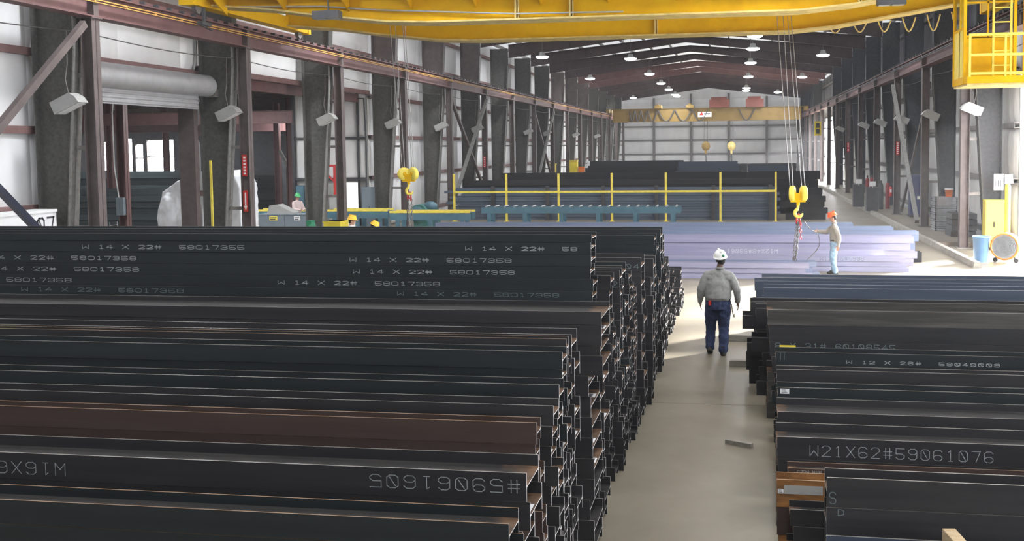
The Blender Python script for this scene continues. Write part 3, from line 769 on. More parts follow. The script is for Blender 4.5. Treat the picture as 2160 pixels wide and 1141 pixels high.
def annex_fill_lamp(x, y):  # unseen lamps added to brighten the annex
    t = thing('annex_lamp', 'added unseen fill lamp among the joists of the annex', 'ceiling light', (x, y, 5.75), group='added fill lamps under the annex roof')
    b = MB(); b.lathe([(.06, .22), (.12, .18), (.42, .02), (.44, 0)], n=16); b.build('reflector', greylite, t)
    b = MB(); b.cone((0, 0, .2), (0, 0, .45), .012, n=5); b.build('hanger', girtm, t)
    l = bpy.data.lights.new('lamp', 'AREA'); l.shape = 'DISK'; l.size = .8; l.energy = 380; l.color = (.95, .97, 1)
    link('lamp_light', l, t, (0, 0, -.03))
# ------------------------------------------------------------------ side annex behind the left wall
AY0, AY1, AXE = 20.0, 62.0, -50.0
b = MB()
xe = round(at(620, 300, 45.2)[0], 2)
b.box(AXE, XL-.32, AY0, 45.3, ANZ+.35, ANZ+.45); b.box(AXE, xe, 45.3, AY1+.3, ANZ+.35, ANZ+.45)
rf2 = struct(b.build('ceiling_annex', mat('annex_roof', (.30, .29, .28), .7)))
for k in range(26):
    y = AY0+.9+k*1.62
    xr = XL-.34 if y < 45 else xe-.12; b = MB(); b.box(AXE, xr, y-.01, y+.01, ANZ-.02, ANZ+.30); b.box(AXE, xr, y-.08, y+.08, ANZ-.03, ANZ-.015)
    b.build('joist', maroon_d, rf2)
b = MB(); b.box(AXE, XL-.3, AY0-.1, AY0, 0, ANZ+.4); struct(b.build('wall_annex_near', greylite))
b = MB(); b.box(AXE-.1, AXE, AY0, AY1+.3, 0, ANZ+.4); struct(b.build('wall_annex_side', greylite))
# far annex wall with day-lit openings
xe = round(at(620, 300, 45.2)[0], 2)
ops = []
for (pa, pb, ya, yb_) in ((252, 281, 293, 362), (286, 304, 305, 368), (310, 369, 296, 372), (379, 392, 308, 370), (205, 228, 300, 360)):
    x0, z1 = at(pa, ya, 62); x1, z0 = at(pb, yb_, 62); ops.append((round(x0, 2), round(x1, 2), round(z0, 2), round(z1, 2)))
ops.sort()
b = MB(); x = AXE
for (x0, x1, z0, z1) in ops:
    b.box(x, x0, AY1, AY1+.2, 0, ANZ+.4); b.box(x0, x1, AY1, AY1+.2, 0, z0); b.box(x0, x1, AY1, AY1+.2, z1, ANZ+.4); x = x1
b.box(x, xe-.1, AY1, AY1+.2, 0, ANZ+.4)
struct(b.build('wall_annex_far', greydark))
for k, (x0, x1, z0, z1) in enumerate(ops):
    b = MB(); zm = z0+(z1-z0)*.55
    b.box(x0, x1, AY1-.04, AY1, z0-.08, z0); b.box(x0, x1, AY1-.04, AY1, z1, z1+.08); b.box(x0-.06, x0, AY1-.04, AY1, z0-.08, z1+.08); b.box(x1, x1+.06, AY1-.04, AY1, z0-.08, z1+.08)
    b.box(x0, x1, AY1+.02, AY1+.06, zm-.03, zm+.03)
    struct(b.build(f'window_{k+1}', maroon_d))
# white end wall of the annex facing the camera, with a bright doorway
dx0, dz1 = at(723, 385, 45.2); dx1, _ = at(758, 385, 45.2)
b = MB(); q = MB(); g = MB()
b.box(xe, dx0, 45.2, 45.3, 0, ANZ+.3); b.box(dx1, XL-.3, 45.2, 45.3, 0, ANZ+.3); b.box(dx0, dx1, 45.2, 45.3, dz1, ANZ+.3)
we = struct(b.build('wall_annex_end', greylite))
b = MB(); b.box(xe-.1, xe, 45.31, AY1+.2, 0, ANZ+.4); struct(b.build('wall_annex_outer', white))  # made white to brighten the view through the doorway
for (xa, xb) in ((xe, (xe+dx0)/2), ((xe+dx0)/2, dx0), (dx0, dx1), (dx1, XL-.32)):
    for (za, zb) in ((2.35, 4.2), (4.2, ANZ+.2)): pillow(q, 45.18, 1, xa+.02, xb-.02, za+.04, zb-.04, -.1, 5, 5)
q.build('insulation', insul, we)
for z in (2.32, 4.2): g.box(xe, XL-.32, 45.0, 45.15, z-.05, z+.05)
g.box(xe, xe+.12, 44.95, 45.15, 0, ANZ+.2); g.box(dx1-.0, dx1+.06, 45.0, 45.15, 0, ANZ)
g.build('girt', greydark, we)
b = MB(); b.box(dx0-.06, dx0, 45.1, 45.2, 0, dz1+.06); b.box(dx1, dx1+.06, 45.1, 45.2, 0, dz1+.06); b.box(dx0-.06, dx1+.06, 45.1, 45.2, dz1, dz1+.06)
struct(b.build('door_1', greylite))
b = MB(); x0, z0 = at(770, 235, 45.0)
b.tube([(x0, 44.9, .2), (x0+.05, 44.9, 4.), (x0-.02, 44.9, 6.0), (x0-1.6, 44.9, 6.05)], .035, 6, 0)
tag(b.build('drain_pipe', greydark), 'dark drain pipe bending across the white annex end wall', 'pipe')
for k, (px, Y, lab) in enumerate(((258, 32, 'maroon annex column seen through the open roller door'), (585, 52, 'maroon annex column behind the grey-blue console'), (232, 44, 'dark annex column left of the bright windows'), (612, 46.5, 'thin maroon annex column at the corner of the white end wall'), (350, 56, 'slender column between the bright annex windows'))):
    X, _ = at(px, 300, Y); t = thing('annex_column', lab, 'column', (round(X, 2), Y, 0))
    b = MB(); h = ANZ-.05; b.box(-.15, .15, -.01, .01, 0, h); b.box(-.15, -.13, -.13, .13, 0, h); b.box(.13, .15, -.13, .13, 0, h); b.build('shaft', maroon, t)
    if k == 0:
        b = MB(); b.tube([(-.12, -.2, 5.6), (-.2, -.2, 5.0), (-.2, -.2, 3.2), (-.05, -.2, 1.9), (.12, -.22, 1.7)], .02, 6); b.build('power_cord', white, t)
        b = MB(); b.box(-.13, .13, -.30, -.14, 1.55, 2.15); b.build('switch_box', greyblue, t)
# diagonal red annex eave beams
b = MB(); b.box(-17.3, -17.1, AY0+.1, 45, ANZ-.42, ANZ-.05); tag(b.build('eave_beam', maroon), 'maroon beam along the top edge of the annex opening', 'beam', kind='structure')
for k, (y, x0, x1) in enumerate(((38.5, -30, -17.4), (54.0, -40, -21))):
    b = MB(); b.box(x0, x1, y-.01, y+.01, 4.75, 5.25); b.box(x0, x1, y-.1, y+.1, 5.23, 5.25); b.box(x0, x1, y-.1, y+.1, 4.75, 4.77)
    o = b.build('annex_crane_beam', maroon); tag(o, f'maroon beam crossing the annex under its roof, {["nearer", "farther"][k]} one', 'beam', kind='structure')
for k, (px, py, Y) in enumerate(((318, 211, 36), (632, 239, 50), (508, 227, 52))):
    X, Z = at(px, py, Y); X = round(X, 2); Z = round(Z, 2)
    t = thing('annex_lamp', ['wide glowing lamp seen through the roller door', 'glowing lamp above the annex near the white end wall', 'small glowing lamp deep in the annex'][k], 'ceiling light', (X, Y, Z))
    b = MB(); b.lathe([(.06, .22), (.12, .18), (.42, .02), (.44, 0)], n=16); b.build('reflector', greylite, t)
    b = MB(); b.lathe([(.40, -.02), (.40, -.01)], n=16); b.build('lens', lampglow, t)
    b = MB(); b.cone((0, 0, .2), (0, 0, ANZ-.05-Z), .012, n=5); b.build('hanger', girtm, t)
for (x, y) in ((-25, 28), (-34, 34), (-22, 40), (-30, 46), (-40, 44), (-24, 53), (-34, 56), (-44, 30), (-19, 35), (-44, 57)): annex_fill_lamp(x, y)
# racks and piles in the annex
def pile(X0, X1, Y, Zt, n, d, m, lab, cat='steel pile'):
    t = thing('steel_bundle', lab, cat, ((X0+X1)/2, Y, 0)); h = Zt/n
    for k in range(n):
        e = (k*37 % 11)*.03; beam_mesh(round(X1-X0-e, 1), d, h-.004, 'H'); src = beam_mesh(round(X1-X0-e, 1), d, h-.004, 'H')
        link('bar', src.mesh('bar', [m, cut, tip, webr]), t, ((k*29 % 7)*.08, ((k*13) % 5-2)*.07, k*h))
    return t
pile(-38, -22.2, 43.2, 2.0, 7, .5, steel_gr, 'tall dark bundle of bars seen through the roller door')
pile(-42, -24, 47.5, 2.7, 8, .6, steel_gr, 'higher dark bundle of bars below the bright annex windows')
pile(-36, -24, 36.0, 1.0, 4, .5, steel_gr, 'low bundle of bars on the annex floor inside the roller door')
pile(-30, -20.9, 57.5, 2.2, 6, .6, steel, 'dark bundle of bars in the back corner of the annex')
for k, (px, Y, h) in enumerate(((588, 55, 3.2), (602, 55, 3.2), (612, 55, 3.0))):
    X, _ = at(px, 400, Y)
    tag(MB().box(-.12, .12, -.1, .1, 0, h).build('rack_upright', greydark, None, (X, Y, 0)), f'dark rack upright in the annex, {ORD[k+1]} from the left', 'rack upright', 'rack uprights in the annex')
xa, za = at(590, 318, 49); xb, zb = at(640, 455, 49)
tag(MB().bar((xa, 49, za), (xa+1.9, 49, .08), .14).build('annex_brace', fireproof2), 'pale diagonal brace leaning right in the annex', 'brace')
tag(MB().bar((xa+2.3, 49.4, za), (xa+.1, 49.4, .08), .14).build('annex_brace', girtm), 'darker diagonal brace leaning left in the annex', 'brace')
# wrapped machine
t = thing('wrapped_machine', 'tall machine wrapped in crumpled white plastic sheeting behind the door jamb', 'covered machine', (at(420, 480, 34)[0], 34.4, 0))
x0 = t.location.x
pts = []
for px, py in ((330, 485), (336, 440), (345, 405), (372, 385), (402, 364), (440, 361), (488, 361), (500, 375), (509, 398), (513, 485)):
    X, Z = at(px, py, 34.0); pts.append((X-x0, max(.02, Z)))
pts[0] = (pts[0][0], .02); pts[-1] = (pts[-1][0], .02)
b = MB(); b.prism(pts, 1, -.5, .9); b.ell((pts[2][0]+.3, -.4, 1.2), (.5, .5, 1.1)); b.ell((pts[4][0], -.3, 1.0), (.8, .5, .9)); b.ell((pts[1][0]+.35, -.5, .5), (.35, .45, .5))
o = b.build('plastic_sheet', tarpm, t); mod_remesh(o, .05, .10, .30, 1)

# ------------------------------------------------------------------ roller door
t = struct(link('door_2', None, None, (XL+.2, 0, 0)))
b = MB(); b.cone((.20, 22.55, 5.68), (.20, 29.55, 5.68), .33, n=28); b.build('rolled_curtain', doorsteel, t)
b = MB()
b.box(.15, .19, 22.8, 29.0, 4.95, 5.45)
for k in range(4): b.cone((.19, 22.8, 5.02+k*.12), (.19, 29.0, 5.02+k*.12), .035, n=8)
b.build('hanging_slats', doorsteel, t)
b = MB(); b.box(-.5, .02, 29.02, 29.25, 0, 5.25); b.box(-.5, .02, 22.45, 22.69, 0, 5.25); b.build('door_jamb', maroon_d, t)
b = MB(); b.box(.30, .36, 29.34, 29.40, .1, 3.4); b.build('edge_stripe', yellow_p, t)
b = MB(); b.cone((.25, 29.55, 5.68), (.25, 29.75, 5.68), .2, n=12); b.box(.05, .45, 29.6, 29.78, 5.35, 5.6); b.build('door_motor', girtm, t)

# ------------------------------------------------------------------ overhead crane with two girders
cr = thing('overhead_crane', 'large yellow double-girder overhead crane spanning the hall', 'crane', (0, 30.5, 7.52))
PB = [(-14.9, 7.86), (-13.1, 7.70), (-11.6, 7.48), (-9.6, 7.25), (-8.4, 7.2), (1.6, 7.2), (3.0, 7.32), (6.3, 7.84), (7.65, 8.02)]
for k, (yy, nm) in enumerate(((28.0, 'near'), (33.0, 'far'))):
    y = yy-30.5; zt = 8.85
    b = MB()
    poly = [(x, z-7.52) for x, z in PB]+[(7.65, zt-7.52), (-14.9, zt-7.52)]
    b.prism(poly, 1, y-.30, y+.30)
    g = b.build('girder', yellow, cr)
    b = MB()
    for (xa, za), (xb, zb) in zip(PB, PB[1:]):
        b.add([(x, y+s*.46, z-7.52-d) for s in (-1, 1) for (x, z) in ((xa, za), (xb, zb)) for d in (0, .045)], [(0, 2, 3, 1), (4, 5, 7, 6), (0, 4, 6, 2), (1, 3, 7, 5), (0, 1, 5, 4), (2, 6, 7, 3)])
    b.build('bottom_flange', yellow_e, g)
    b = MB(); b.box(-14.9, 7.65, y-.42, y+.42, zt-7.52, zt-7.46); b.box(-14.9, 7.65, y-.05, y+.05, zt-7.46, zt-7.38); b.build('top_flange', yellow, g)
    sx = [-15.0+.0, ] if 0 else ([-2.55] if k else [-5.95, -4.45, 3.1])
    for x in sx:
        zz = 7.2 if x < 1.6 else 7.34
        b = MB(); b.box(x-.02, x+.02, y-.45, y-.30, zz-7.52, (zz-7.52+(.55 if k else 1.4))); b.box(x+.06, x+.09, y-.40, y-.30, zz-7.52, zz-7.52+.5); b.build('stiffener', yellow_e, g)
for k, x in enumerate((-15.0, 7.8)):
    b = MB(); b.box(x-.2, x+.2, -3.9, 3.9, .22, .62); b.box(x-.22, x+.22, -3.95, -3.75, .2, .66); b.box(x-.22, x+.22, 3.75, 3.95, .2, .66)
    e = b.build('end_truck', yellow, cr)
    for yy in (-3.4, 3.4):
        b = MB(); b.cone((x-.06, yy, .19), (x+.06, yy, .19), .17, n=16); b.build('wheel', girtm, e)
b = MB(); b.box(-14.6, 7.4, -3.75, -2.84, .58, .62)
b.bar((-14.6, -3.72, .62), (7.4, -3.72, .62), .05, .12)
b.build('walkway', yellow, cr)
x = -14.4
while x < 7.3:
    b = MB(); b.add([(x+s*.02, yy, z) for s in (-1, 1) for (yy, z) in ((-2.81, .57), (-3.72, .57), (-3.72, .44), (-2.81, .02))], [(0, 1, 2, 3), (7, 6, 5, 4), (0, 4, 5, 1), (1, 5, 6, 2), (2, 6, 7, 3), (3, 7, 4, 0)])
    b.build('walkway_bracket', yellow, cr); x += 1.83
b = MB()
for q in range(13): b.cone((-14.6+q*1.83, -3.7, .6), (-14.6+q*1.83, -3.7, 1.65), .02, n=6)
for z in (1.1, 1.65): b.bar((-14.6, -3.7, z), (7.4, -3.7, z), .035)
b.build('handrail', yellow, cr)
X_, Z_ = at(412, 42, 23.9)
b = MB(); b.box(.28, .44, -3.9, -3.4, .0, .10); b.box(.32, .38, -3.7, -3.6, .1, .5); b.bar((.34, -3.9, .02), (.34, -3.2, -.08), .04); b.v = [(x-15.0, y, z-.35) for x, y, z in b.v]; b.build('current_collector', greydark, cr)
for k, (px, py, Y, w) in enumerate(((690, 33, 26.9, .75), (1880, 3, 27.2, .7))):
    X, Z = at(px, py, Y)
    b = MB(); b.box(X-w/2, X+w/2, Y-30.5-.16, Y-30.5+.16, Z-7.52-.09, Z-7.52+.12); l = b.build('crane_lamp', greydark, cr)
    b = MB(); b.box(X-w/2+.04, X-.03, Y-30.5-.13, Y-30.5+.13, Z-7.52-.10, Z-7.52-.09); b.box(X+.03, X+w/2-.04, Y-30.5-.13, Y-30.5+.13, Z-7.52-.10, Z-7.52-.09); b.build('lamp_glass', greylite, l)
    b = MB(); b.bar((X, Y-30.5+.1, Z-7.52+.12), (X, Y-30.5+.1, .58), .04); b.build('lamp_arm', greydark, l)
b = MB()
b.tube([(-14, -2.9, .25), (-11.5, -2.9, .18), (-9.8, -2.93, .02), (-6, -2.93, -.2), (-3, -2.93, -.24)], .025, 6); b.build('conduit', greylite, cr)
for k in range(6):
    x0, z0 = at(1748+k*52, 56-k*6, 33.4); x1, z1 = at(1776+k*52, 52-k*6, 33.4); x0 = min(x0, 7.2); x1 = min(x1, 7.6)
    dp = .22+.07*k
    b = MB(); b.tube([(x0+(x1-x0)*q/10, 2.95, z0-7.5-dp*math.sin(PI*q/10)) for q in range(11)], .022, 6); b.build('festoon_cable', yellow_e, cr)
for k, x in enumerate((-10.6, 1.3)):
    b = MB(); b.box(x-.9, x+.9, -2.75, 2.75, 1.42, 1.62); b.cone((x-.6, -1.4, 1.9), (x-.6, 1.4, 1.9), .3, n=16); b.box(x+.1, x+.7, -.8, .4, 1.62, 2.2)
    b.build('hoist_trolley', yellow, cr)

# hooks and chains
def link_ring(b, c, a, up, s=.055, r=.010, mi=0):
    """one oval chain link centred c, long axis up, flat direction a"""
    c = Vector(c); a = Vector(a); up = Vector(up); pts = []
    for i in range(9):
        t = 2*PI*i/8; pts.append(c+a*math.cos(t)*s*.5+up*math.sin(t)*s)
    b.tube(pts, r, 5, mi)
def chain(name, pts, m, t, s=.05):
    b = MB(); n = 0
    for p, q in zip(pts, pts[1:]):
        p = Vector(p); q = Vector(q); d = q-p; L = d.length; d.normalize(); k = max(1, int(L/(s*1.55)))
        a0 = d.cross(Vector((0, 1, 0))).normalized(); a1 = d.cross(a0)
        for i in range(k):
            n += 1; link_ring(b, p+d*(L*(i+.5)/k), a0 if n % 2 else a1, d, s)
    return b.build(name, m, t)
def hook_block(lab, X, Y, Z, falls, turn, drop, cm):
    t = thing('hanging_hook_block', lab, 'crane hook', (X, Y, Z))
    for s in (-1, 1):
        M = Matrix.Rotation(turn*s, 4, 'Z'); c = Vector((s*.15, 0, .16))
        b = MB(); b.lathe([(.05, -.075), (.19, -.07), (.205, -.045), (.205, .045), (.19, .07), (.05, .075)], c, 24, 0, M @ Matrix.Rotation(R(90), 4, 'Y')); h = b.build('sheave_housing', yellow_p, t)
        b = MB(); b.lathe([(.04, -.09), (.06, -.085), (.06, .085), (.04, .09)], c, 12, 0, M @ Matrix.Rotation(R(90), 4, 'Y')); b.build('axle_cap', yellow, h)
        b = MB(); b.box(-.012, .012, -.075, .075, -.06, .1, 0, Matrix.Translation(c+Vector((s*.07*math.cos(turn), -.02, .04))) @ M); b.build('rope_slot', black if turn < .5 else yellow, h)
    b = MB(); b.box(-.12, .12, -.07, .07, .04, .16); b.box(-.20, .20, -.06, .06, -.08, .04); b.cone((0, 0, -.08), (0, 0, -.16), .05, n=10); b.build('crosshead', yellow, t)
    b = MB(); pts = [(0, 0, -.14), (0, 0, -.22), (-.02, 0, -.26)]
    for q in range(10):
        a = R(115+q*27); pts.append((.02+.105*math.cos(a), 0, -.375+.105*math.sin(a)))
    b.tube(pts, [.035, .035, .04]+[.045]*7+[.035, .028, .015], 8); b.build('hook', yellow_p, t)
    b = MB(); link_ring(b, (.02, 0, -.50), (1, 0, 0), (0, 0, 1), .10, .018); link_ring(b, (-.04, 0, -.58), (0, 1, 0), (0, 0, 1), .08, .016); link_ring(b, (.06, 0, -.60), (0, 1, 0), (0, 0, 1), .08, .016); b.build('sling_ring', red, t)
    for k, (tx, ty, bx) in enumerate(falls):
        b = MB(); b.cone((tx-X, ty-Y, 8.93-Z), (bx, 0, .26), .011, n=5); b.build('wire_rope', wire, t)
    for k, pts in enumerate(drop): chain('sling_chain', pts, cm[k % len(cm)], t)
    return t
X2, Z2 = at(1683, 420, 28.45); X2 = round(X2, 2); Z2 = round(Z2, 2)
_, zc2 = at(1683, 553, 28.45)
hook_block('yellow crane hook block with chains hanging over the sunlit beams', X2, 28.45, Z2, [(X2-.62, 30.2, -.21), (X2-.42, 30.2, -.13), (X2-.34, 30.2, .10), (X2-.24, 30.2, .19)], R(12),
           [[(-.03, 0, -.62), (-.10, .02, -1.4), (-.12, 0, zc2-Z2+.05)], [(0, -.03, -.62), (-.02, -.03, -1.3), (-.07, -.03, zc2-Z2+.03)], [(.07, .02, -.64), (.08, .02, -1.1)], [(.04, .05, -.62), (-.05, .05, -1.5), (-.10, .03, zc2-Z2+.06)]], [girtm, wire_d, red, greydark])
X1, Z1 = at(862, 378, 30.9); X1 = round(X1, 2); Z1 = round(Z1, 2)
hook_block('yellow crane hook block hanging before the left posts beside the roller table', X1, 30.9, Z1, [(X1-.45, 30.5, -.2), (X1-.25, 30.5, -.12), (X1-.02, 30.5, .12), (X1+.05, 30.5, .18)], R(55),
           [[(-.06, 0, -.62), (-.07, 0, -2.1)], [(.0, -.03, -.62), (.0, -.03, -2.2)], [(.07, .02, -.62), (.08, .02, -2.15)]], [wire_d, wire, girtm])

# operator cab
cx0 = round(at(2012, 120, 27.5)[0], 2); cx1 = 7.15; cy0, cy1 = 25.9, 27.45
t = thing('operator_cab', 'yellow open-sided operator cab hanging under the crane', 'crane cab', (cx0, cy0, 5.05)); W = cx1-cx0; D = cy1-cy0
b = MB(); b.box(0, W, 0, D, 0, .05); b.build('floor_plate', yellow_e, t)
b = MB()
b.box(0, W, -.02, .02, .05, .22); b.box(-.02, .02, 0, D, .05, .22); b.build('floor_channel', yellow, t)
b = MB()
for x in (.05, W*.5, W-.03): b.box(x-.025, x+.025, -.03, .02, .2, 1.22)
for z in (.28, .72, 1.20): b.box(.03, W, -.035, .015, z-.03, z+.03)
b.build('front_railing', yellow_p, t)
b = MB(); b.box(-.015, .015, .35, D, .22, 1.38); b.build('side_panel', yellow_b, t)
b = MB(); b.box(.02, W*.75, .85, .88, .1, 1.22); b.box(W*.72, W*.75, .88, D, .1, 1.22); b.build('inner_panel', yellow, t)
b = MB()
for (x, y) in ((0, .32), (0, D-.03), (W*.75, .86), (W-.03, D-.03), (.02, .86)): b.box(x-.035, x+.035, y-.035, y+.035, .05, 2.35)
for x in (W*.38,): b.box(x-.02, x+.02, .85, .88, 1.2, 2.33)
b.box(0, W*.75, .85, .89, 1.2, 1.27); b.box(0, W*.75, .85, .89, 2.05, 2.09); b.box(-.02, .02, .3, D, 1.36, 1.42); b.box(-.02, .02, .3, D, 2.28, 2.33)
b.build('corner_frame', yellow, t)
b = MB(); b.box(W*.42, W*.45, .70, .74, .1, 2.33); b.box(W*.66, W*.69, .70, .74, .1, 2.33)
for z in (.5, .85, 1.2, 1.55, 1.9, 2.25): b.box(W*.42, W*.69, .705, .735, z, z+.03)
b.build('ladder', yellow_p, t)
b = MB(); b.box(.03, W*.75, .865, .872, 1.27, 2.3); b.box(.0, .006, .36, D-.06, 1.42, 2.3)
gl = bpy.data.materials.new('cab_glass'); gl.use_nodes = True; nb = gl.node_tree.nodes['Principled BSDF']; nb.inputs['Base Color'].default_value = (.75, .8, .82, 1); nb.inputs['Roughness'].default_value = .05; nb.inputs['Transmission Weight'].default_value = 1; nb.inputs['IOR'].default_value = 1.05
b.build('window_pane', gl, t)
b = MB(); b.box(-.02, W, .3, D, 2.35, 2.4); b.build('cab_roof', yellow, t)

# distant crane
dimred = mat('faded_red_oxide', (.22, .07, .05), .8, 0, .3, 2.)
cr2 = thing('overhead_crane', 'distant yellow crane with festoon cables and a white sign', 'crane', (0, 122, 7.55))
b = MB(); b.box(-14.6, 7.3, -.35, .35, -1.0, .45); g = b.build('girder', hazed, cr2)
b = MB(); b.box(-14.6, 7.3, -.5, .5, -1.06, -1.0); b.box(-15.1, 7.9, -.5, .5, .45, .5); b.build('flange', hazed, g)
for x in (-15.0, 7.8):
    b = MB(); b.box(x-.2, x+.2, -2.2, 2.2, .0, .45); b.build('end_truck', hazed, cr2)
for x0, x1, mm in ((-9.6, -8.8, hazed), (-3.2, -.9, dimred), (1.0, 3.0, dimred), (-5.9, -5.0, hazed)):
    b = MB(); b.box(x0, x1, -1.1, 1.2, .5, .5+(.9 if mm is dimred else .35)); b.box(x0+.2, x1-.3, -.9, .9, .8, 1.7 if mm is dimred else 1.0); b.build('hoist', mm, cr2)
for k in range(8):
    x0 = [-12.6, -11.9, -11.2, -10.4, -9.2, -7.2, -5.2, 0.2][k]; w2 = [.6, .6, .7, 1.1, 1.9, 1.9, 1.8, 1.8][k]
    b = MB(); b.tube([(x0+w2*q/8, -.56, .3-1.35*math.sin(PI*q/8)) for q in range(9)], .07, 5); b.build('festoon_cable', greydark, cr2)
X, Z = at(1472, 247, 121.4); X2_, Z2_ = at(1501, 236, 121.4)
b = MB(); b.box(X, X2_, -.60, -.56, Z-7.55, Z2_-7.55); sg = b.build('name_board', white, cr2)
b = MB(); w3 = X2_-X; z3 = Z-7.55; b.add([(X+.1*w3, -.61, z3+.2), (X+.42*w3, -.61, z3+.2), (X+.28*w3, -.61, z3+.62)], [(0, 1, 2)])
b.add([(X+.45*w3, -.61, z3+.3), (X+.9*w3, -.61, z3+.3), (X+.9*w3, -.61, z3+.42), (X+.45*w3, -.61, z3+.42)], [(0, 1, 2, 3)], 1)
b.build('board_mark', [red, greydark], sg)
for k, px in enumerate((1489, 1543)):
    X, Z = at(px, 308, 122); t = thing('hanging_hook_block', ['small yellow hook under the distant crane, before the left back wall', 'pale hook under the distant crane, before the middle of the back wall'][k], 'crane hook', (round(X, 2), 122.0, round(Z, 2)))
    b = MB(); b.ell((0, 0, 0), (.5, .25, .55)); b.box(-.12, .12, -.1, .1, -.9, -.4); b.build('block', [hazed, yellow_e][k], t)
    b = MB(); b.cone((-.2, 0, .4), (-.2, 0, 6.47-Z), .03, n=4); b.cone((.2, 0, .4), (.2, 0, 6.47-Z), .03, n=4); b.build('wire_rope', wire_d, t)
    b = MB(); b.cone((0, 0, -.9), (.05, 0, -2.4), .06, n=5); b.build('sling_chain', greydark, t)

# ------------------------------------------------------------------ yellow rail fence
fx = [round(at(px, 460, 50.0)[0], 2) for px in (959, 1069, 1179, 1291, 1405, 1520, 1636)]
t = thing('rail_fence', 'bright yellow post and rail fence along the long rack', 'railing', (fx[0], 50.0, 0))
for x in fx:
    b = MB(); b.box(x-fx[0]-.05, x-fx[0]+.05, -.05, .05, 0, 2.38); b.box(x-fx[0]-.12, x-fx[0]+.12, -.1, .1, 0, .02); b.build('fence_post', yellow_p, t)
b = MB(); b.box(0, fx[-1]-fx[0], -.10, -.05, 1.42, 1.52); b.build('fence_rail', yellow_p, t)
# roller tables
def roller_table(lab, pxa, pxb, Y, zt, nleg, rollers=True, guard=False):
    x0 = round(at(pxa, 450, Y)[0], 2); x1 = round(at(pxb, 450, Y)[0], 2); L = x1-x0
    t = thing('roller_table', lab, 'conveyor', (x0, Y, 0))
    b = MB(); b.box(0, L, -.04, .04, zt-.30, zt-.02); b.box(0, L, .76, .84, zt-.30, zt-.02); b.build('side_frame', teal, t)
    for k in range(nleg):
        x = .35+k*(L-.7)/(nleg-1)
        b = MB(); b.box(x-.09, x+.09, -.04, .04, 0, zt-.3); b.box(x-.09, x+.09, .76, .84, 0, zt-.3); b.box(x-.05, x+.05, .04, .76, .2, .3); b.box(x-.2, x+.2, -.1, .9, 0, .02); b.build('leg', teal, t)
    if rollers:
        n = max(4, int(L/.42))
        for k in range(n):
            x = .2+k*(L-.4)/(n-1); b = MB(); b.cone((x, .05, zt), (x, .75, zt), .05, n=10, mi=0); b.build('roller', brick, t)
    if guard:
        b = MB(); b.box(0, L, -.05, -.01, zt, zt+.09); b.box(0, L, .81, .85, zt, zt+.09); b.build('guard_rail', yellow_p, t)
    return t
roller_table('long teal roller table standing before the yellow rails', 1016, 1436, 45.5, 1.0, 6)
roller_table('roller table with yellow guard rails left of the yellow fence', 822, 992, 41.5, .98, 3, guard=True)
roller_table('roller table with a thin yellow rail behind the hard-hatted men', 690, 818, 42.6, .98, 3, guard=True)
roller_table('roller table with a yellow rail behind the grey-blue console', 538, 652, 43.2, .95, 3, guard=True)

# ------------------------------------------------------------------ left background
def boxy(name, lab, cat, px0, px1, pyt, Y, dep, zb, m, parts=None, grp=None, bev=0):
    x0, z1 = at(px0, pyt, Y); x1, _ = at(px1, pyt, Y)
    t = thing(name, lab, cat, (round((x0+x1)/2, 2), Y, zb), group=grp); w2 = (x1-x0)/2
    return t, w2, z1-zb
t, w2, h = boxy('control_console', 'grey-blue steel console with yellow and white notices', 'console', 546, 655, 452, 39.6, .9, 0, greyblue)
b = MB(); b.box(-w2, w2, 0, .9, 0, h-.04); b.box(-w2-.03, w2+.03, -.03, .93, h-.04, h); b.build('cabinet', greyblue, t)
b = MB(); b.box(-.008, .008, -.008, 0, .05, h-.06); b.box(w2-.1, w2-.08, -.008, 0, .05, h-.06); b.build('door_seam', greydark, t)
for px0, px1, m_, lab in ((567, 584, yellow_p, 'yellow notice'), (619, 632, white, 'white notice')):
    a0, c1 = at(px0, 450, 39.55); a1, c0 = at(px1, 459, 39.55); a0 -= t.location.x; a1 -= t.location.x
    zt_ = h-.08; b = MB(); b.box(a0, a1, -.015, -.002, zt_-.17, zt_); s_ = b.build('notice', m_, t); s_['label'] = lab
    b = MB()
    for q in range(2): b.box(a0+.03, a1-.03-.05*q, -.018, -.015, zt_-.075-.065*q, zt_-.04-.065*q)
    b.build('notice_print', greydark, s_)
b = MB(); b.prism([(-w2+.30, h), (-w2+.42, h+.36), (-w2+.75, h+.40), (-w2+1.45, h+.06), (-w2+1.45, h)], 1, .1, .7); b.build('sloping_panel', greylite, t)
t, w2, h = boxy('yellow_bin', 'plain yellow steel bin between the coated column and the maroon post', 'bin', 682, 717, 467, 34.5, .6, 0, yellow_b)
b = MB(); b.box(-w2, w2, 0, .8, .05, h); b.box(-w2-.02, w2+.02, -.02, .82, h-.05, h); b.build('body', yellow_b, t)
b = MB(); b.box(-w2+.1, -w2+.2, .1, .7, 0, .05); b.box(w2-.2, w2-.1, .1, .7, 0, .05); b.build('skid', greydark, t)
t, w2, h = boxy('green_machine', 'low green machine beside the console', 'machine', 640, 662, 466, 36.3, .6, 0, green)
b = MB(); b.box(-w2, w2, 0, .6, 0, h-.25); b.box(-w2*.7, w2*.2, .1, .5, h-.25, h); b.ell((0, .3, h-.25), (w2*.6, .25, .2)); b.build('body', green, t)
t, w2, h = boxy('teal_pump', 'teal-green machine with round housings behind the guarded roller table', 'machine', 872, 916, 432, 46.5, 1., 0, tealg)
b = MB(); b.box(-w2, w2, 0, 1., 0, h*.45); b.cone((-w2*.5, -.1, h*.6), (-w2*.5, .8, h*.6), h*.42, n=18); b.box(0, w2*.9, .1, .8, h*.45, h*.8); b.build('body', tealg, t)
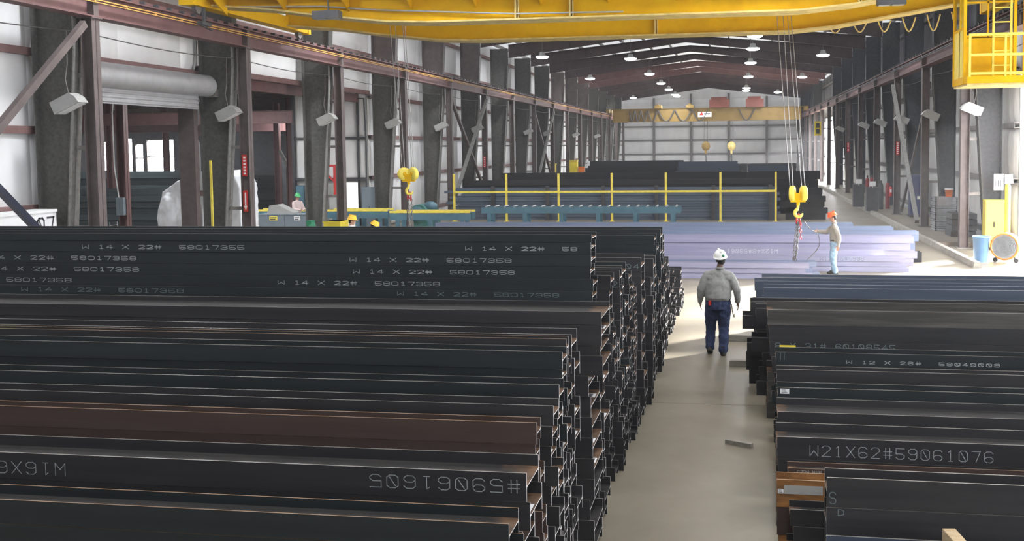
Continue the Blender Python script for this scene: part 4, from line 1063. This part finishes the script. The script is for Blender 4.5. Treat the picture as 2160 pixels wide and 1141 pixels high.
b = MB(); b.lathe([(.1, 0), (h*.33, .02), (h*.33, .06), (.1, .08)], (-w2*.5, -.2, h*.6), 18, 0, Matrix.Rotation(R(90), 4, 'X')); b.ell((w2*.4, .4, h*.9), (.35, .3, .25)); b.build('wheel_housing', teal, t)
for k, (px0, px1, pyt, Y, m_, lab) in enumerate(((720, 738, 400, 44.4, greyblue, 'grey-blue locker against the annex end wall left of the bright doorway'), (762, 783, 395, 44.3, greyblue, 'grey-blue sheet cabinet against the annex end wall right of the bright doorway'), (624, 640, 392, 44.5, teal, 'blue-green locker at the left end of the annex wall'))):
    t, w2, h = boxy('steel_locker', lab, 'locker', px0, px1, pyt, Y, .5, 0, m_)
    if k == 0: t.location.x -= 1.5
    b = MB(); b.box(-w2, w2, 0, .45, 0, h); b.build('body', m_, t)
    b = MB(); b.box(-w2+.03, w2-.03, -.015, 0, .05, h-.05); d_ = b.build('door', m_, t)
    b = MB(); b.box(w2-.12, w2-.09, -.04, -.015, h*.5, h*.5+.12); b.build('handle', greydark, d_)
t, w2, h = boxy('electrical_panel', 'cluster of grey switch boxes standing behind the coated column', 'switch box', 686, 708, 415, 43.8, .3, 0, greylite)
b = MB(); b.bar((0, .1, 0), (0, .1, h), .06); b.build('stand_post', girtm, t)
for (x, z, ww, hh_) in ((-.3, .3, .3, .45), (.15, .25, .35, .6), (.1, .95, .3, .5)):
    b = MB(); b.box(x-ww/2, x+ww/2, -.1, .05, h-z-hh_*.5, h-z+hh_*.5); b.build('switch_box', greylite, t)
t = thing('jib_hoist', 'red jib frame rising behind the coated column', 'hoist', (round(at(704, 400, 44)[0], 2), 44.2, 0))
b = MB(); b.bar((0, 0, 0), (0, 0, 3.0), .12); b.bar((0, 0, 2.95), (-1.2, 0, 2.95), .1); b.bar((0, 0, 2.2), (-.7, 0, 2.9), .07); b.build('frame', red, t)
# numbered white container in the left corner and the rail in front of it
t = thing('storage_container', 'white painted container numbered 307 beside the left wall', 'container', (-16.0, 16.4, 0))
b = MB(); b.box(-.28, .28, 0, 5.3, .12, 2.32); b.box(-.3, .3, -.02, 5.32, 2.32, 2.38); b.box(-.3, .3, -.02, 5.32, .06, .14); b.build('shell', white, t)
b = MB()
for y in (.3, 5.0): b.box(-.25, .25, y-.1, y+.1, 0, .08)
b.build('foot', greydark, t)
Yt, Zt_ = 0, 0
v = None
l = letters('307', .34, .22, .34, .045); o = l.build('lettering', greydark, t, (.285, 4.3, 1.86), R(90))
# dark diagonal handrail
def atx(px, py, X):
    v = Vector((px-CX, -(py-CY), -F)); w_ = (v.dot(xc), v.dot(yc), v.dot(zc)); k = X/w_[0]; return w_[1]*k, H+w_[2]*k
ya, z_a = atx(-8, 393, -14.45); yb2, z_b = atx(92, 497, -14.45)
k = (z_b-z_a)/(yb2-ya); y_end = yb2+(-z_b)/k*1.0 if abs(k) > .05 else yb2+2
tag(MB().bar((-14.45, ya-1, z_a-k), (-14.45, yb2-(z_b-.08)/k, .08), .13, .13).build('stair_stringer', mat('blue_black_steel', (.03, .035, .06), .3, .4)), 'dark blue-black diagonal bar in front of the white container', 'diagonal bar')
# labels on posts
def label_plate(X, Y, z, w, h, m, lab, arrow=False, cat='sign', s=1):
    t = thing('warning_label', lab, cat, (X, Y, z))
    b = MB(); b.box(-w/2, w/2, -.012, 0, 0, h); p = b.build('plate', m, t)
    b = MB()
    if arrow:
        b.box(-w*.14, w*.14, -.015, -.012, h*.25, h*.9); b.add([(-w*.36, -.015, h*.28), (w*.36, -.015, h*.28), (0, -.015, h*.05)], [(0, 1, 2)])
    else:
        for q in range(6): b.box(-w*.22, w*.22, -.015, -.012, h*(.08+.15*q), h*(.16+.15*q))
    b.build('print', white if m is red else greydark, p)
for (side, i, z, lab) in (('L', 1, 2.9, 'second maroon post of the left row, above the arrow label'), ('L', 5, 2.5, 'sixth maroon post of the left row'), ('R', 4, 3.1, 'post beside the blue cabinet')):
    X = -15.0 if side == 'L' else 7.8
    label_plate(X, st(i)-.168, z, .16, .66, red, 'red vertical label on the '+lab)
label_plate(-15.0, st(1)-.168, 1.8, .15, .66, red, 'red label with a white down arrow on the second maroon post', True)
label_plate(7.8, st(7)-.168, 3.1, .16, .66, red, 'red vertical label on the far right post near the bright door')

# ------------------------------------------------------------------ right side
ZW = .15
t = thing('blue_cabinet', 'tall dark blue cabinet behind the crossed braces', 'cabinet', (8.53, 50.9, ZW))
b = MB(); b.box(-.36, .36, 0, .6, .1, 1.95); b.box(-.37, .37, -.02, .62, 1.95, 2.0); b.build('body', bluecab, t)
b = MB(); b.box(-.38, .38, -.1, .7, 0, .1); b.build('plinth', greydark, t)
for s in (-1, 1):
    b = MB(); b.box(min(.01*s, .34*s), max(.01*s, .34*s), -.02, 0, .14, 1.9); d_ = b.build('door', bluecab, t)
b = MB(); b.box(-.05, .07, -.03, -.02, .85, 1.0); b.build('sticker', white, t)
def cylinder(px, py, m, lab, h=1.45, r=.12):
    v = Vector((px-CX, -(py-CY), -F)); w_ = (v.dot(xc), v.dot(yc), v.dot(zc)); k = (ZW-H)/w_[2]; X = w_[0]*k; Y = w_[1]*k
    t = thing('gas_cylinder', lab, 'gas cylinder', (round(X, 2), round(Y, 2), ZW), group='gas cylinders on the walkway')
    b = MB(); b.lathe([(r*.9, 0), (r, .03), (r, h-.22), (r*.8, h-.1), (r*.35, h-.02)], n=16); b.build('body', m, t)
    b = MB(); b.lathe([(r*.38, h-.03), (r*.42, h-.02), (r*.42, h+.06), (r*.2, h+.1)], n=10); b.build('valve_cap', greydark, t)
cylinder(1829, 422, darkred, 'dark red gas cylinder, leftmost of the far pair on the right walkway')
cylinder(1839, 421, darkred, 'dark red gas cylinder, rightmost of the far pair on the right walkway')
cylinder(1858, 441, greydark, 'black gas cylinder beside the red one on the right walkway')
cylinder(1872, 440, darkred, 'bright red gas cylinder between the black one and the extinguisher post')
for k, (px, py, ln) in enumerate(((1845, 375, 0), (1848, 371, 1))): pass
def steel_drum(px, py, m, lab, name='cabinet_rack'):
    pass
for k, (Y, lab) in enumerate(((57.2, 'dark grey cylinder rack beside the far red cylinders'), (53.6, 'dark grey cylinder rack next to the black cylinder'))):
    X = at([1820, 1850][k], 400, Y)[0]
    t = thing('cylinder_rack', lab, 'rack', (round(X, 2), Y+1.8, ZW))
    b = MB(); b.box(-.3, .3, 0, .5, 0, 1.25); b.box(-.32, .32, -.02, .52, .55, .6); b.build('body', greydark, t)
    b = MB(); b.box(-.16, .16, -.03, -.01, 1.3, 1.55); b.bar((0, 0, 1.2), (0, 0, 1.35), .03); b.build('sign', white, t)
def extinguisher(X, Y, z, lab):
    t = thing('fire_extinguisher', lab, 'fire extinguisher', (X, Y, z))
    b = MB(); b.lathe([(.07, 0), (.08, .02), (.08, .42), (.03, .5)], n=14); b.build('body', red, t)
    b = MB(); b.box(-.02, .07, -.02, .02, .5, .56); b.tube([(.05, 0, .52), (.11, 0, .4), (.1, 0, .15)], .012, 5); b.build('nozzle', black, t)
    b = MB(); b.box(-.04, .04, -.086, -.08, .2, .36); b.build('label', white, t)
extinguisher(7.5, st(4)-.05, ZW+.9, 'red fire extinguisher hung on the post left of the blue cabinet')
b = MB(); b.box(-.05, .14, -.03, .02, 0, .9)
# crates of grey steel and pipes beside the third right post
for k in range(5):
    t = thing('grey_crate', f'grey slatted steel crate behind the right post, {["lowest", "second lowest", "middle", "second highest", "topmost"][k]} of the stack', 'crate', (8.28, 42.9, ZW+k*.27), group='stacked grey crates on the right walkway')
    b = MB()
    for z in (.02, .11, .20): b.box(-.42, .42, 0, .03, z, z+.06); b.box(-.42, .42, .97, 1., z, z+.06); b.box(-.42, -.39, 0, 1, z, z+.06); b.box(.39, .42, 0, 1, z, z+.06)
    b.box(-.42, .42, 0, 1, 0, .02); b.build('slats', brick, t)
    b = MB()
    for x in (-.42, .38):
        for y in (0, .96): b.box(x, x+.04, y, y+.04, 0, .265)
    b.build('corner_post', greydark, t)
t = thing('orange_bucket', 'orange bucket with white rim standing on the stacked grey crates', 'bucket', (8.45, 43.3, ZW+5*.27))
b = MB(); b.lathe([(.13, 0), (.16, .28), (.17, .28)], n=16); b.build('body', orange, t)
b = MB(); b.lathe([(.172, .28), (.175, .33), (.15, .335)], n=16); b.build('lid', white, t)
for k in range(4):
    tag(MB().box(-.45, .45, 0, 1.1, 0, .2).box(-.40, -.3, -.02, 1.12, .2, .215).box(.3, .4, -.02, 1.12, .2, .215).build('dark_pallet', greydark, None, (8.42 if k else 8.38, 40.2+.05*(k % 2), ZW+k*.22)), f'dark steel pallet right of the third right post, {["lowest", "second", "third", "topmost"][k]} of the stack', 'pallet', 'dark pallets on the right walkway')
t = thing('yellow_cabinet', 'yellow flammables cabinet beside the open right door', 'cabinet', (8.70, 36.62, 0))
b = MB(); b.box(-.36, .28, 0, .42, .12, 1.72); b.box(-.34, -.3, .02, .4, 0, .12); b.box(.2, .24, .02, .4, 0, .12); b.build('body', yellow_b, t)
b = MB(); b.box(-.34, .26, -.02, 0, .16, 1.68); d_ = b.build('door', yellow_b, t)
b = MB(); b.box(-.1, -.06, -.05, -.02, .8, .98); b.build('handle', black, d_)
t = thing('notice_sign', 'white notice board above the yellow cabinet on the right wall', 'board', (8.90, 36.8, 2.05))
b = MB(); b.box(-.26, .05, 0, .02, 0, .55); b.build('panel', white, t)
b = MB(); [b.box(-.22+q*.08, -.19+q*.08, -.006, 0, .12, .34) for q in range(3)]; b.build('papers', greydark, t)
bx, by = 7.45, 33.2
t = thing('blue_tub', 'light blue plastic waste tub on the sunlit floor', 'tub', (bx, by, 0))
b = MB(); b.lathe([(.21, 0), (.25, .74), (.27, .75), (.275, .79), (.25, .79), (.20, .04)], n=24); b.build('body', bluebar, t)
t = thing('drum_fan', 'orange drum fan with grey grille beside the blue tub', 'fan', (8.12, 33.0, 0))
M = Matrix.Rotation(R(-115), 4, 'Z') @ Matrix.Rotation(R(90), 4, 'Y')
b = MB(); b.lathe([(.36, -.2), (.40, -.2), (.42, -.17), (.42, .17), (.40, .2), (.36, .2), (.37, .0)], (0, 0, .50), 30, 0, M); b.build('drum', orange, t)
b = MB()
for q in range(9): b.lathe([(.04+q*.04, .195), (.045+q*.04, .20), (.05+q*.04, .195)], (0, 0, .5), 28, 0, M)
b.lathe([(.01, .17), (.36, .175), (.36, .18), (.01, .185)], (0, 0, .5), 28, 0, M)
b.build('grille', brick, t)
b = MB()
for s in (-1, 1):
    a_ = M.to_3x3() @ Vector((0, s, 0)); c = Vector((a_.x, a_.y, 0)).normalized()*.30
    b.cone(c+Vector((0, -.03, .07)), c+Vector((0, .03, .07)), .07, n=12)
    b.bar(c+Vector((0, 0, .07)), c*.8+Vector((0, 0, .2)), .04)
b.build('wheel', black, t)
t = thing('bollard', 'yellow bollard at the jamb of the open right door', 'bollard', (8.45, 34.2, 0))
b = MB(); b.lathe([(.09, 0), (.09, 2.3), (.05, 2.36)], n=14); b.build('post', yellow_b, t)
b = MB(); b.lathe([(.095, .55), (.095, .85)], n=14); b.build('red_band', red, t)
b = MB(); b.box(-.12, .12, -.1, -.09, 2.38, 2.66); b.build('sign', white, t)
t = thing('wall_sign', 'small yellow framed sign high beside the far right door', 'sign', (round(at(1725, 275, 90)[0], 2), 90.0, 5.0))
# gate at far right
b = MB(); b.box(-.28, .28, -.03, .03, -.6, .6); b.build('board', yellow_b, t)
b = MB(); b.box(-.15, .15, -.04, -.03, .05, .45); b.box(-.15, .15, -.04, -.03, -.45, -.05); b.bar((.3, 0, .0), (9.0-t.location.x-.2, 0, 0), .05); b.build('print', greydark, t)
# plain things near the far left wall
for k, (px, py, Y, w2, m_, nm, lab) in enumerate(((1206, 338, 92, 1.0, yellow_b, 'yellow_guard', 'yellow machine guard far down the left wall'), (1226, 352, 92, .5, orange, 'orange_barrier', 'orange barrier beside the cream locker far down the left wall'), (1252, 340, 92, 1.2, white, 'cream_locker', 'cream slatted locker far down the left wall'), (1165, 345, 84, .5, yellow_b, 'yellow_sign_stand', 'small yellow stand below the far cross brace'))):
    X, Z = at(px, py, Y); b = MB(); b.box(-w2/2, w2/2, 0, .5, 0, Z); b.box(-w2/2-.03, w2/2+.03, -.03, .53, Z-.1, Z)
    if k == 2: [b.box(-w2/2+.1+q*.25, -w2/2+.2+q*.25, -.02, 0, .1, Z-.2) for q in range(5)]
    tag(b.build(nm, m_, None, (round(X, 2), Y, 0)), lab, 'equipment')
# trailer and frame outside the open doors are washed out by daylight: ground only
# ------------------------------------------------------------------ people (facing local +y)
def seg(b, pts, rad, n=12):
    """chain of tapered limbs through pts with a ball at every joint"""
    for (p, q, r0, r1) in zip(pts, pts[1:], rad, rad[1:]):
        b.cone(p, q, r0, r1, n)
    for p, r in zip(pts, rad): b.ell(p, (r, r, r), 10, 7)
def hand(b, wrist, d, side, curl=.5, s=1., palm_n=None):
    """hand hanging along d from wrist; side -1 left / +1 right; thumb forward (+y)"""
    w = Vector(wrist); d = Vector(d).normalized(); f = Vector((0, 1, 0))
    f = (f-d*f.dot(d))
    if f.length < .2: f = Vector((0, 0, 1))-d*d.z
    f.normalize(); n = d.cross(f)                     # n: palm normal
    if n.x*side > 0: n = -n                            # palm faces the body
    M = Matrix((f, n, d)).transposed()
    b.ell(w+d*.045*s, (.042*s, .016*s, .055*s), 12, 8, 0, M)
    for k, (o, L) in enumerate(((.030, .066), (.011, .075), (-.009, .070), (-.028, .056))):
        p = w+d*.085*s+f*o*s; a = d; pts = [p]
        for j, q in enumerate((.42, .33, .25)):
            ang = curl*(.35+.55*j)
            dd = (d*math.cos(ang)+n*math.sin(ang)).normalized(); pts.append(pts[-1]+dd*L*q*s)
        seg(b, pts, [.0095*s, .009*s, .008*s, .007*s], 8)
    p = w+d*.02*s+f*.032*s
    seg(b, [p, p+(d*.6+f*.7+n*.2)*.035*s, p+(d*.95+f*.75+n*.45)*.062*s], [.012*s, .0105*s, .008*s], 8)
def person(lab, loc, rz, J, C, hat, vox=.012, head_tilt=(0, 0, 0), scale=1., hands=(.5, .5), belt=True, stoop=0., fat=1., extra=None):
    t = thing('person', lab, 'person', loc, rz); t.scale = (scale,)*3
    V = Vector; H0 = V(J['head']); N0 = V(J['neck'])
    Mh = Matrix.Rotation(head_tilt[2], 4, 'Z') @ Matrix.Rotation(head_tilt[0], 4, 'X') @ Matrix.Rotation(head_tilt[1], 4, 'Y')
    hp = lambda x, y, z: H0+(Mh @ V((x, y, z)))
    b = MB()
    b.ell(hp(0, 0, .02), (.076, .094, .105), 18, 12, 0, Mh); b.ell(hp(0, .018, -.055), (.058, .070, .062), 16, 10, 0, Mh)
    b.ell(hp(0, .088, -.012), (.013, .020, .024), 10, 7, 0, Mh); b.ell(hp(0, .080, -.055), (.026, .014, .010), 10, 7, 0, Mh); b.ell(hp(0, .082, .026), (.050, .014, .012), 10, 7, 0, Mh)
    for s in (-1, 1): b.ell(hp(s*.078, -.005, -.005), (.012, .020, .032), 10, 7, 0, Mh)
    seg(b, [N0, V(N0)+(H0-N0)*.35, hp(0, -.015, -.04)], [.062, .056, .056], 14)
    hipc = V(J['hip']); ch = V(J['chest'])
    b.rings([((hipc.x, hipc.y, hipc.z-.08), .13*fat, .10*fat), ((hipc.x, hipc.y, hipc.z+.08), .13*fat, .10*fat), (tuple(hipc.lerp(ch, .5)), .13*fat, .10*fat), (tuple(ch), .15*fat, .10), (tuple(ch+V((0, 0, .14))), .12, .075), (tuple(N0), .05, .05)])
    for s in ('L', 'R'):
        k = -1 if s == 'L' else 1
        sh, el, wr = V(J['sh'+s]), V(J['el'+s]), V(J['wr'+s])
        seg(b, [ch+V((k*.06, 0, .08)), sh, el, wr], [.05, .045, .034, .026])
        hd = V(J.get('hd'+s, (wr-el)[:])); hand(b, wr+hd.normalized()*.005, hd, k, hands[0 if s == 'L' else 1])
        hj, kn, an = V(J['hj'+s]), V(J['kn'+s]), V(J['an'+s])
        seg(b, [hj, kn, an], [.07, .048, .036]); seg(b, [an, an+V((0, .12, -.045))], [.032, .025])
    body = b.build('body', C['skin'], t); mod_remesh(body, min(vox, .0075), 0, .1, 0)
    # face
    b = MB()
    for s in (-1, 1): b.ell(hp(s*.030, .079, .005), (.012, .009, .007), 8, 6, 0, Mh)
    b.build('eye', white, t)
    b = MB()
    for s in (-1, 1): b.ell(hp(s*.030, .086, .005), (.005, .004, .005), 8, 6, 0, Mh)
    b.build('pupil', black, t)
    b = MB(); b.ell(hp(0, -.018, .025), (.083, .088, .098), 16, 10, 0, Mh); b.ell(hp(0, -.045, -.03), (.066, .05, .05), 14, 8, 0, Mh); b.build('hair', hairm, t)
    # hard hat
    b = MB()
    dome = [(.001, .118), (.04, .114), (.075, .098), (.100, .070), (.114, .035), (.118, .0), (.121, -.002), (.134, -.010), (.136, -.016), (.118, -.012)]
    vs0 = len(b.v); b.lathe([(r, z) for r, z in dome], (0, 0, 0), 28)
    b.box(-.016, .016, -.09, .09, .090, .122)
    b.box(-.10, .10,   .10, .146, -.016, -.008)
    b.v = [tuple(hp(x*.92, y*1.12-.005, z+.062)) for x, y, z in b.v]
    hh_ = b.build('hard_hat', hat, t)
    if C.get('badge'):
        b = MB(); b.lathe([(.001, 0), (.022, .0), (.024, .004), (.001, .005)], (0, 0, 0), 16, 0, Matrix.Rotation(R(70), 4, 'X')); b.v = [tuple(hp(x+.025, y-.128, z+.105)) for x, y, z in b.v]; b.build('hat_sticker', green, hh_)
    # shirt
    b = MB(); w = J.get('waist', hipc.z+.10)
    b.rings([((hipc.x, hipc.y, hipc.z+.02), .175*fat, .135*fat), ((hipc.x, hipc.y-.01, w+.02), .185*fat, .150*fat), (tuple(hipc.lerp(ch, .55)), .190*fat, .140*fat), (tuple(ch), .200*min(fat, 1.12), .130*min(fat, 1.15)), (tuple(ch+V((0, 0, .10))), .185, .105), (tuple(N0+V((0, 0, -.03))), .085, .072), (tuple(N0+V((0, 0, .02))), .066, .062)], 22)
    for s in ('L', 'R'):
        sh, el, wr = V(J['sh'+s]), V(J['el'+s]), V(J['wr'+s])
        seg(b, [ch+V(((-.10 if s == 'L' else .10), 0, .05)), sh+V((0, 0, -.012)), sh.lerp(el, .5), el, el.lerp(wr, .5), wr], [.095, .078, .076, .068, .062, .045], 14)
        seg(b, [N0+V((0, 0, -.06)), sh+V((0, 0, .015))], [.075, .060], 14)
    o = b.build('shirt', C['shirt'], t); mod_remesh(o, vox, .026, .10, 1)
    b = MB(); b.lathe([(.062, 0), (.074, .0), (.072, .04), (.060, .045)], N0+V((0, -.005, -.005)), 18, 0); b.build('collar', C['shirt'], t)
    # trousers
    b = MB()
    b.rings([((hipc.x, hipc.y, hipc.z-.14), .155*fat, .125*fat), ((hipc.x, hipc.y, hipc.z-.04), .178*fat, .135*fat), ((hipc.x, hipc.y, hipc.z+.07), .172*fat, .128*fat)], 22)
    for s in ('L', 'R'):
        hj, kn, an = V(J['hj'+s]), V(J['kn'+s]), V(J['an'+s])
        seg(b, [hj+V((0, 0, .0)), hj.lerp(kn, .5), kn, kn.lerp(an, .5), an], [.108*fat, .100*fat, .084*fat**.5, .080*fat**.5, .082], 14)
    o = b.build('trousers', C['trou'], t); mod_remesh(o, vox, .034, .09, 1)
    if belt:
        b = MB(); M = MB(); z = hipc.z+.055
        b.rings([((hipc.x, hipc.y, z), .179*fat, .136*fat), ((hipc.x, hipc.y, z+.04), .177*fat, .134*fat)], 24); b.build('belt', black, t)
    for s in ('L', 'R'):
        an = V(J['an'+s]); b = MB(); p = J.get('toe'+s, 0.)
        Mt = Matrix.Translation(an) @ Matrix.Rotation(p, 4, 'X')
        q = MB(); q.rings([((0, .045, -.085), .052, .145), ((0, .045, -.065), .054, .148), ((0, .045, -.045), .050, .140), ((0, .02, -.015), .048, .10), ((0, -.01, .03), .05, .065), ((0, -.012, .08), .055, .062)], 18)
        b.v = [tuple(Mt @ V(v)) for v in q.v]; b.f = q.f; b.m = q.m; b.sm = q.sm
        b.build('boot', C['boot'], t)
    return t
def J_stand(**k):
    J = dict(head=(0, .03, 1.66), neck=(0, 0, 1.50), chest=(0, 0, 1.28), hip=(0, 0, .93), shL=(-.19, 0, 1.42), shR=(.19, 0, 1.42), elL=(-.27, -.03, 1.14), elR=(.27, -.03, 1.14), wrL=(-.28, .05, .90), wrR=(.28, .05, .90),
             hjL=(-.09, 0, .88), hjR=(.09, 0, .88), knL=(-.11, .02, .49), knR=(.11, .02, .49), anL=(-.11, 0, .09), anR=(.11, 0, .09))
    J.update(k); return J
pa = person('man in a white hard hat and grey shirt walking away down the aisle', (-.335, 18.15, 0), R(0),
    J_stand(head=(.045, .01, 1.685), neck=(.03, -.01, 1.52), chest=(0, 0, 1.28), hip=(0, 0, .95), shL=(-.20, 0, 1.40), shR=(.22, 0, 1.395), elL=(-.30, -.02, 1.16), elR=(.325, -.03, 1.15), wrL=(-.32, .04, .935), wrR=(.345, .03, .935), hdL=(.12, .08, -1), hdR=(.05, .05, -1),
            hjL=(-.095, 0, .90), hjR=(.095, 0, .90), knL=(-.135, .14, .50), knR=(.10, .02, .49), anL=(-.145, .06, .12), anR=(.09, -.10, .09), toeL=R(-18), toeR=R(0), waist=1.0),
    dict(skin=skin_d, shirt=shirt_g, trou=denim, boot=boot, badge=1), hat_w, .010, (R(12), R(-9), R(16)), 1.0, (.35, .35), fat=1.27)
b = MB(); b.box(-.16, -.12, -.20, -.165, .90, .98); b.build('red_rag', red, pa)
b = MB(); b.tube([(.20, -.10, 1.0), (.235, -.10, .9), (.25, -.10, .78), (.28, -.10, .68), (.29, -.09, .74)], .010, 6); b.build('belt_strap', black, pa)
pb = person('man in an orange hard hat and khaki shirt holding a tag line', (2.72, 29.75, 0), R(84),
    J_stand(head=(0, .05, 1.60), neck=(0, .01, 1.44), chest=(0, 0, 1.22), hip=(0, -.01, .90), shL=(-.17, 0, 1.35), shR=(.17, .02, 1.35), elL=(-.22, -.12, 1.07), elR=(.18, .22, 1.18), wrL=(-.22, -.10, .84), wrR=(.12, .44, 1.20), hdR=(0, 1, .05), hjL=(-.085, 0, .85), hjR=(.085, 0, .85), knL=(-.09, .05, .47), knR=(.09, .02, .47), anL=(-.09, -.02, .09), anR=(.09, .02, .09)),
    dict(skin=skin_l, shirt=shirt_t, trou=denim_l, boot=boot), hat_o, .012, (R(-22), 0, 0), 1.0, (.4, 1.5))
# tag line held by the rigger
hx, hy, hz = pb.location.x-.49, pb.location.y+.06, 1.20
x_, z_ = at(1690, 457, 28.5)
b = MB(); pts = [(X2+.17, 28.52, Z2-.60)]
p0, p1 = Vector(pts[0]), Vector((hx, hy-.02, hz))
for q in range(1, 9): v = p0.lerp(p1, q/8); v.z -= .07*math.sin(PI*q/8); pts.append(tuple(v))
x2_, z2_ = at(1702, 548, 29.2)
p2 = Vector((x2_, 29.2, z2_))
for q in range(1, 9): v = p1.lerp(p2, q/8); v.x += .22*math.sin(PI*q/8)*.9; pts.append(tuple(v))
tag(MB().tube(pts, .012, 6).build('tag_line', wire_d), 'dark rope running from the hook chains through the hand of the orange-hatted man', 'rope')
pc = person('man in a yellow hard hat and white shirt standing behind the tall beam stack', (round(at(740, 465, 27.6)[0], 2), 27.6, 0), R(-60),
    J_stand(), dict(skin=skin_l, shirt=shirt_w, trou=denim, boot=boot), hat_y, .014, (R(-8), 0, R(-20)), 1.0)
pd = person('stooping man in a yellow hard hat, only his head showing over the beam stack', (round(at(772, 475, 27.9)[0], 2), 27.9, 0), R(-75),
    J_stand(head=(0, .22, 1.47), neck=(0, .14, 1.36), chest=(0, .08, 1.18), hip=(0, -.05, .88), shL=(-.18, .1, 1.28), shR=(.18, .1, 1.28), elL=(-.24, .2, 1.02), elR=(.24, .2, 1.02), wrL=(-.18, .38, .92), wrR=(.18, .38, .92)), dict(skin=skin_d, shirt=shirt_w, trou=denim, boot=boot), hat_y, .014, (R(-30), 0, 0), 1.0)
pe = person('man in a green hard hat and pale pink shirt behind the console', (round(at(627, 430, 41.6)[0], 2), 41.6, 0), R(-120),
    J_stand(elL=(-.25, .1, 1.14), wrL=(-.1, .32, 1.12), elR=(.25, .1, 1.14), wrR=(.1, .32, 1.12)), dict(skin=skin_l, shirt=shirt_p, trou=denim, boot=boot), hat_g, .014, (R(-14), 0, 0), 1.0)
# ------------------------------------------------------------------ light
w = bpy.data.worlds.new('sky'); S.world = w; w.use_nodes = True
bg = w.node_tree.nodes['Background']
bg.inputs[0].default_value = (.93, .95, 1, 1); bg.inputs[1].default_value = 17.0
sun = bpy.data.lights.new('sun', 'SUN'); sun.energy = 60; sun.angle = R(7); sun.color = (1, .985, .97)
so = link('sun', sun)
dr = Vector((-1, -.98, -.52)).normalized()
so.rotation_euler = dr.to_track_quat('-Z', 'Y').to_euler()
def area(name, loc, sx, sy, e, rot=(0, 0, 0), shape='RECTANGLE', portal=False, col=(1, 1, 1)):
    l = bpy.data.lights.new(name, 'AREA'); l.shape = shape; l.size = sx; l.size_y = sy; l.energy = e; l.color = col
    o = link(name, l, None, loc); o.rotation_euler = rot
    if portal: l.cycles.is_portal = True
    return o
# portals in the openings guide the sky light
area('portal', (9.3, 31.8, 3.0), 6.0, 9.1, 1, (0, R(90), 0), portal=True)
area('portal', (9.3, 102, 3.2), 6.4, 20, 1, (0, R(90), 0), portal=True)
# high bay lamps
def lamp(x, y, on, lab, z=9.55):
    t = thing('high_bay_lamp', lab, 'ceiling light', (x, y, z), group='high bay lamps under the roof')
    b = MB(); b.lathe([(.06, .30), (.16, .28), (.18, .12), (.42, .0), (.44, -.01), (.40, -.005), (.17, .10)], n=16); b.build('reflector', greylite, t)
    b = MB(); b.lathe([(.41, .0), (.40, -.07), (.25, -.13), (.05, -.15)], n=16); b.build('lens', lampglow if on else white, t)
    b = MB(); b.cone((0, 0, .28), (0, 0, roofz(x)-.25-z), .012, n=5); b.build('hanger', girtm, t)
    l = bpy.data.lights.new('lamp', 'AREA'); l.shape = 'DISK'; l.size = .8; l.energy = LAMP_E*(1.6 if x < -10 else .85)*(3. if y > 95 else 1.); l.color = (.95, .97, 1)
    lo = link('lamp_light', l, t, (0, 0, -.17))
LAMP_E = 210
n = 0
for j, x in enumerate((-12.5, -7.05, .9, 5.6)):  # unseen left row, set near the wall and strengthened to brighten its insulation
    for y in ([-2, 10, 22, 36, 48] if j in (0, 3) else [-4, 6, 15, 25, 36, 46]):
        n += 1; lamp(x, y, True, f'lit high bay lamp above the crane, {ORD[n]} of those over the near stacks')
k = 0
for x, ys in ((.95, (56.5, 64, 75, 90, 108, 113)), (-7.05, (69, 84, 97, 108, 119, 123)), (4.5, (118,)), (-12.5, (125,)), (-12.5, (66, 88)), (5.6, (70, 92))):
    for y in ys:
        k += 1; side = 'right-hand row' if x > 0 else 'left-hand row'
        lamp(x, y, True, f'lit high bay lamp deep in the hall, {side}, {ORD[k]} overall')
S.view_settings.view_transform = 'Standard'; S.view_settings.look = 'None'; S.view_settings.gamma = 1
S.view_settings.use_curve_mapping = False
S.view_settings.exposure = 0.0
S.cycles.use_denoising = True
S.cycles.max_bounces = 7; S.cycles.diffuse_bounces = 4
S.cycles.sample_clamp_indirect = 6

HAZE = .0010
if HAZE:
    b = MB(); b.box(-51.5, 28, -11.5, YF+1.5, -.15, RZ+.8)
    hm = bpy.data.materials.new('air_haze'); hm.use_nodes = True; nt = hm.node_tree; nt.nodes.clear()
    o_ = nt.nodes.new('ShaderNodeOutputMaterial'); v_ = nt.nodes.new('ShaderNodeVolumeScatter'); v_.inputs['Density'].default_value = HAZE; v_.inputs['Color'].default_value = (.93, .95, 1, 1); v_.inputs['Anisotropy'].default_value = .3
    nt.links.new(v_.outputs[0], o_.inputs['Volume'])
    tag(b.build('haze', hm), 'thin dusty haze hanging in the air of the long hall', 'haze', None, 'stuff')
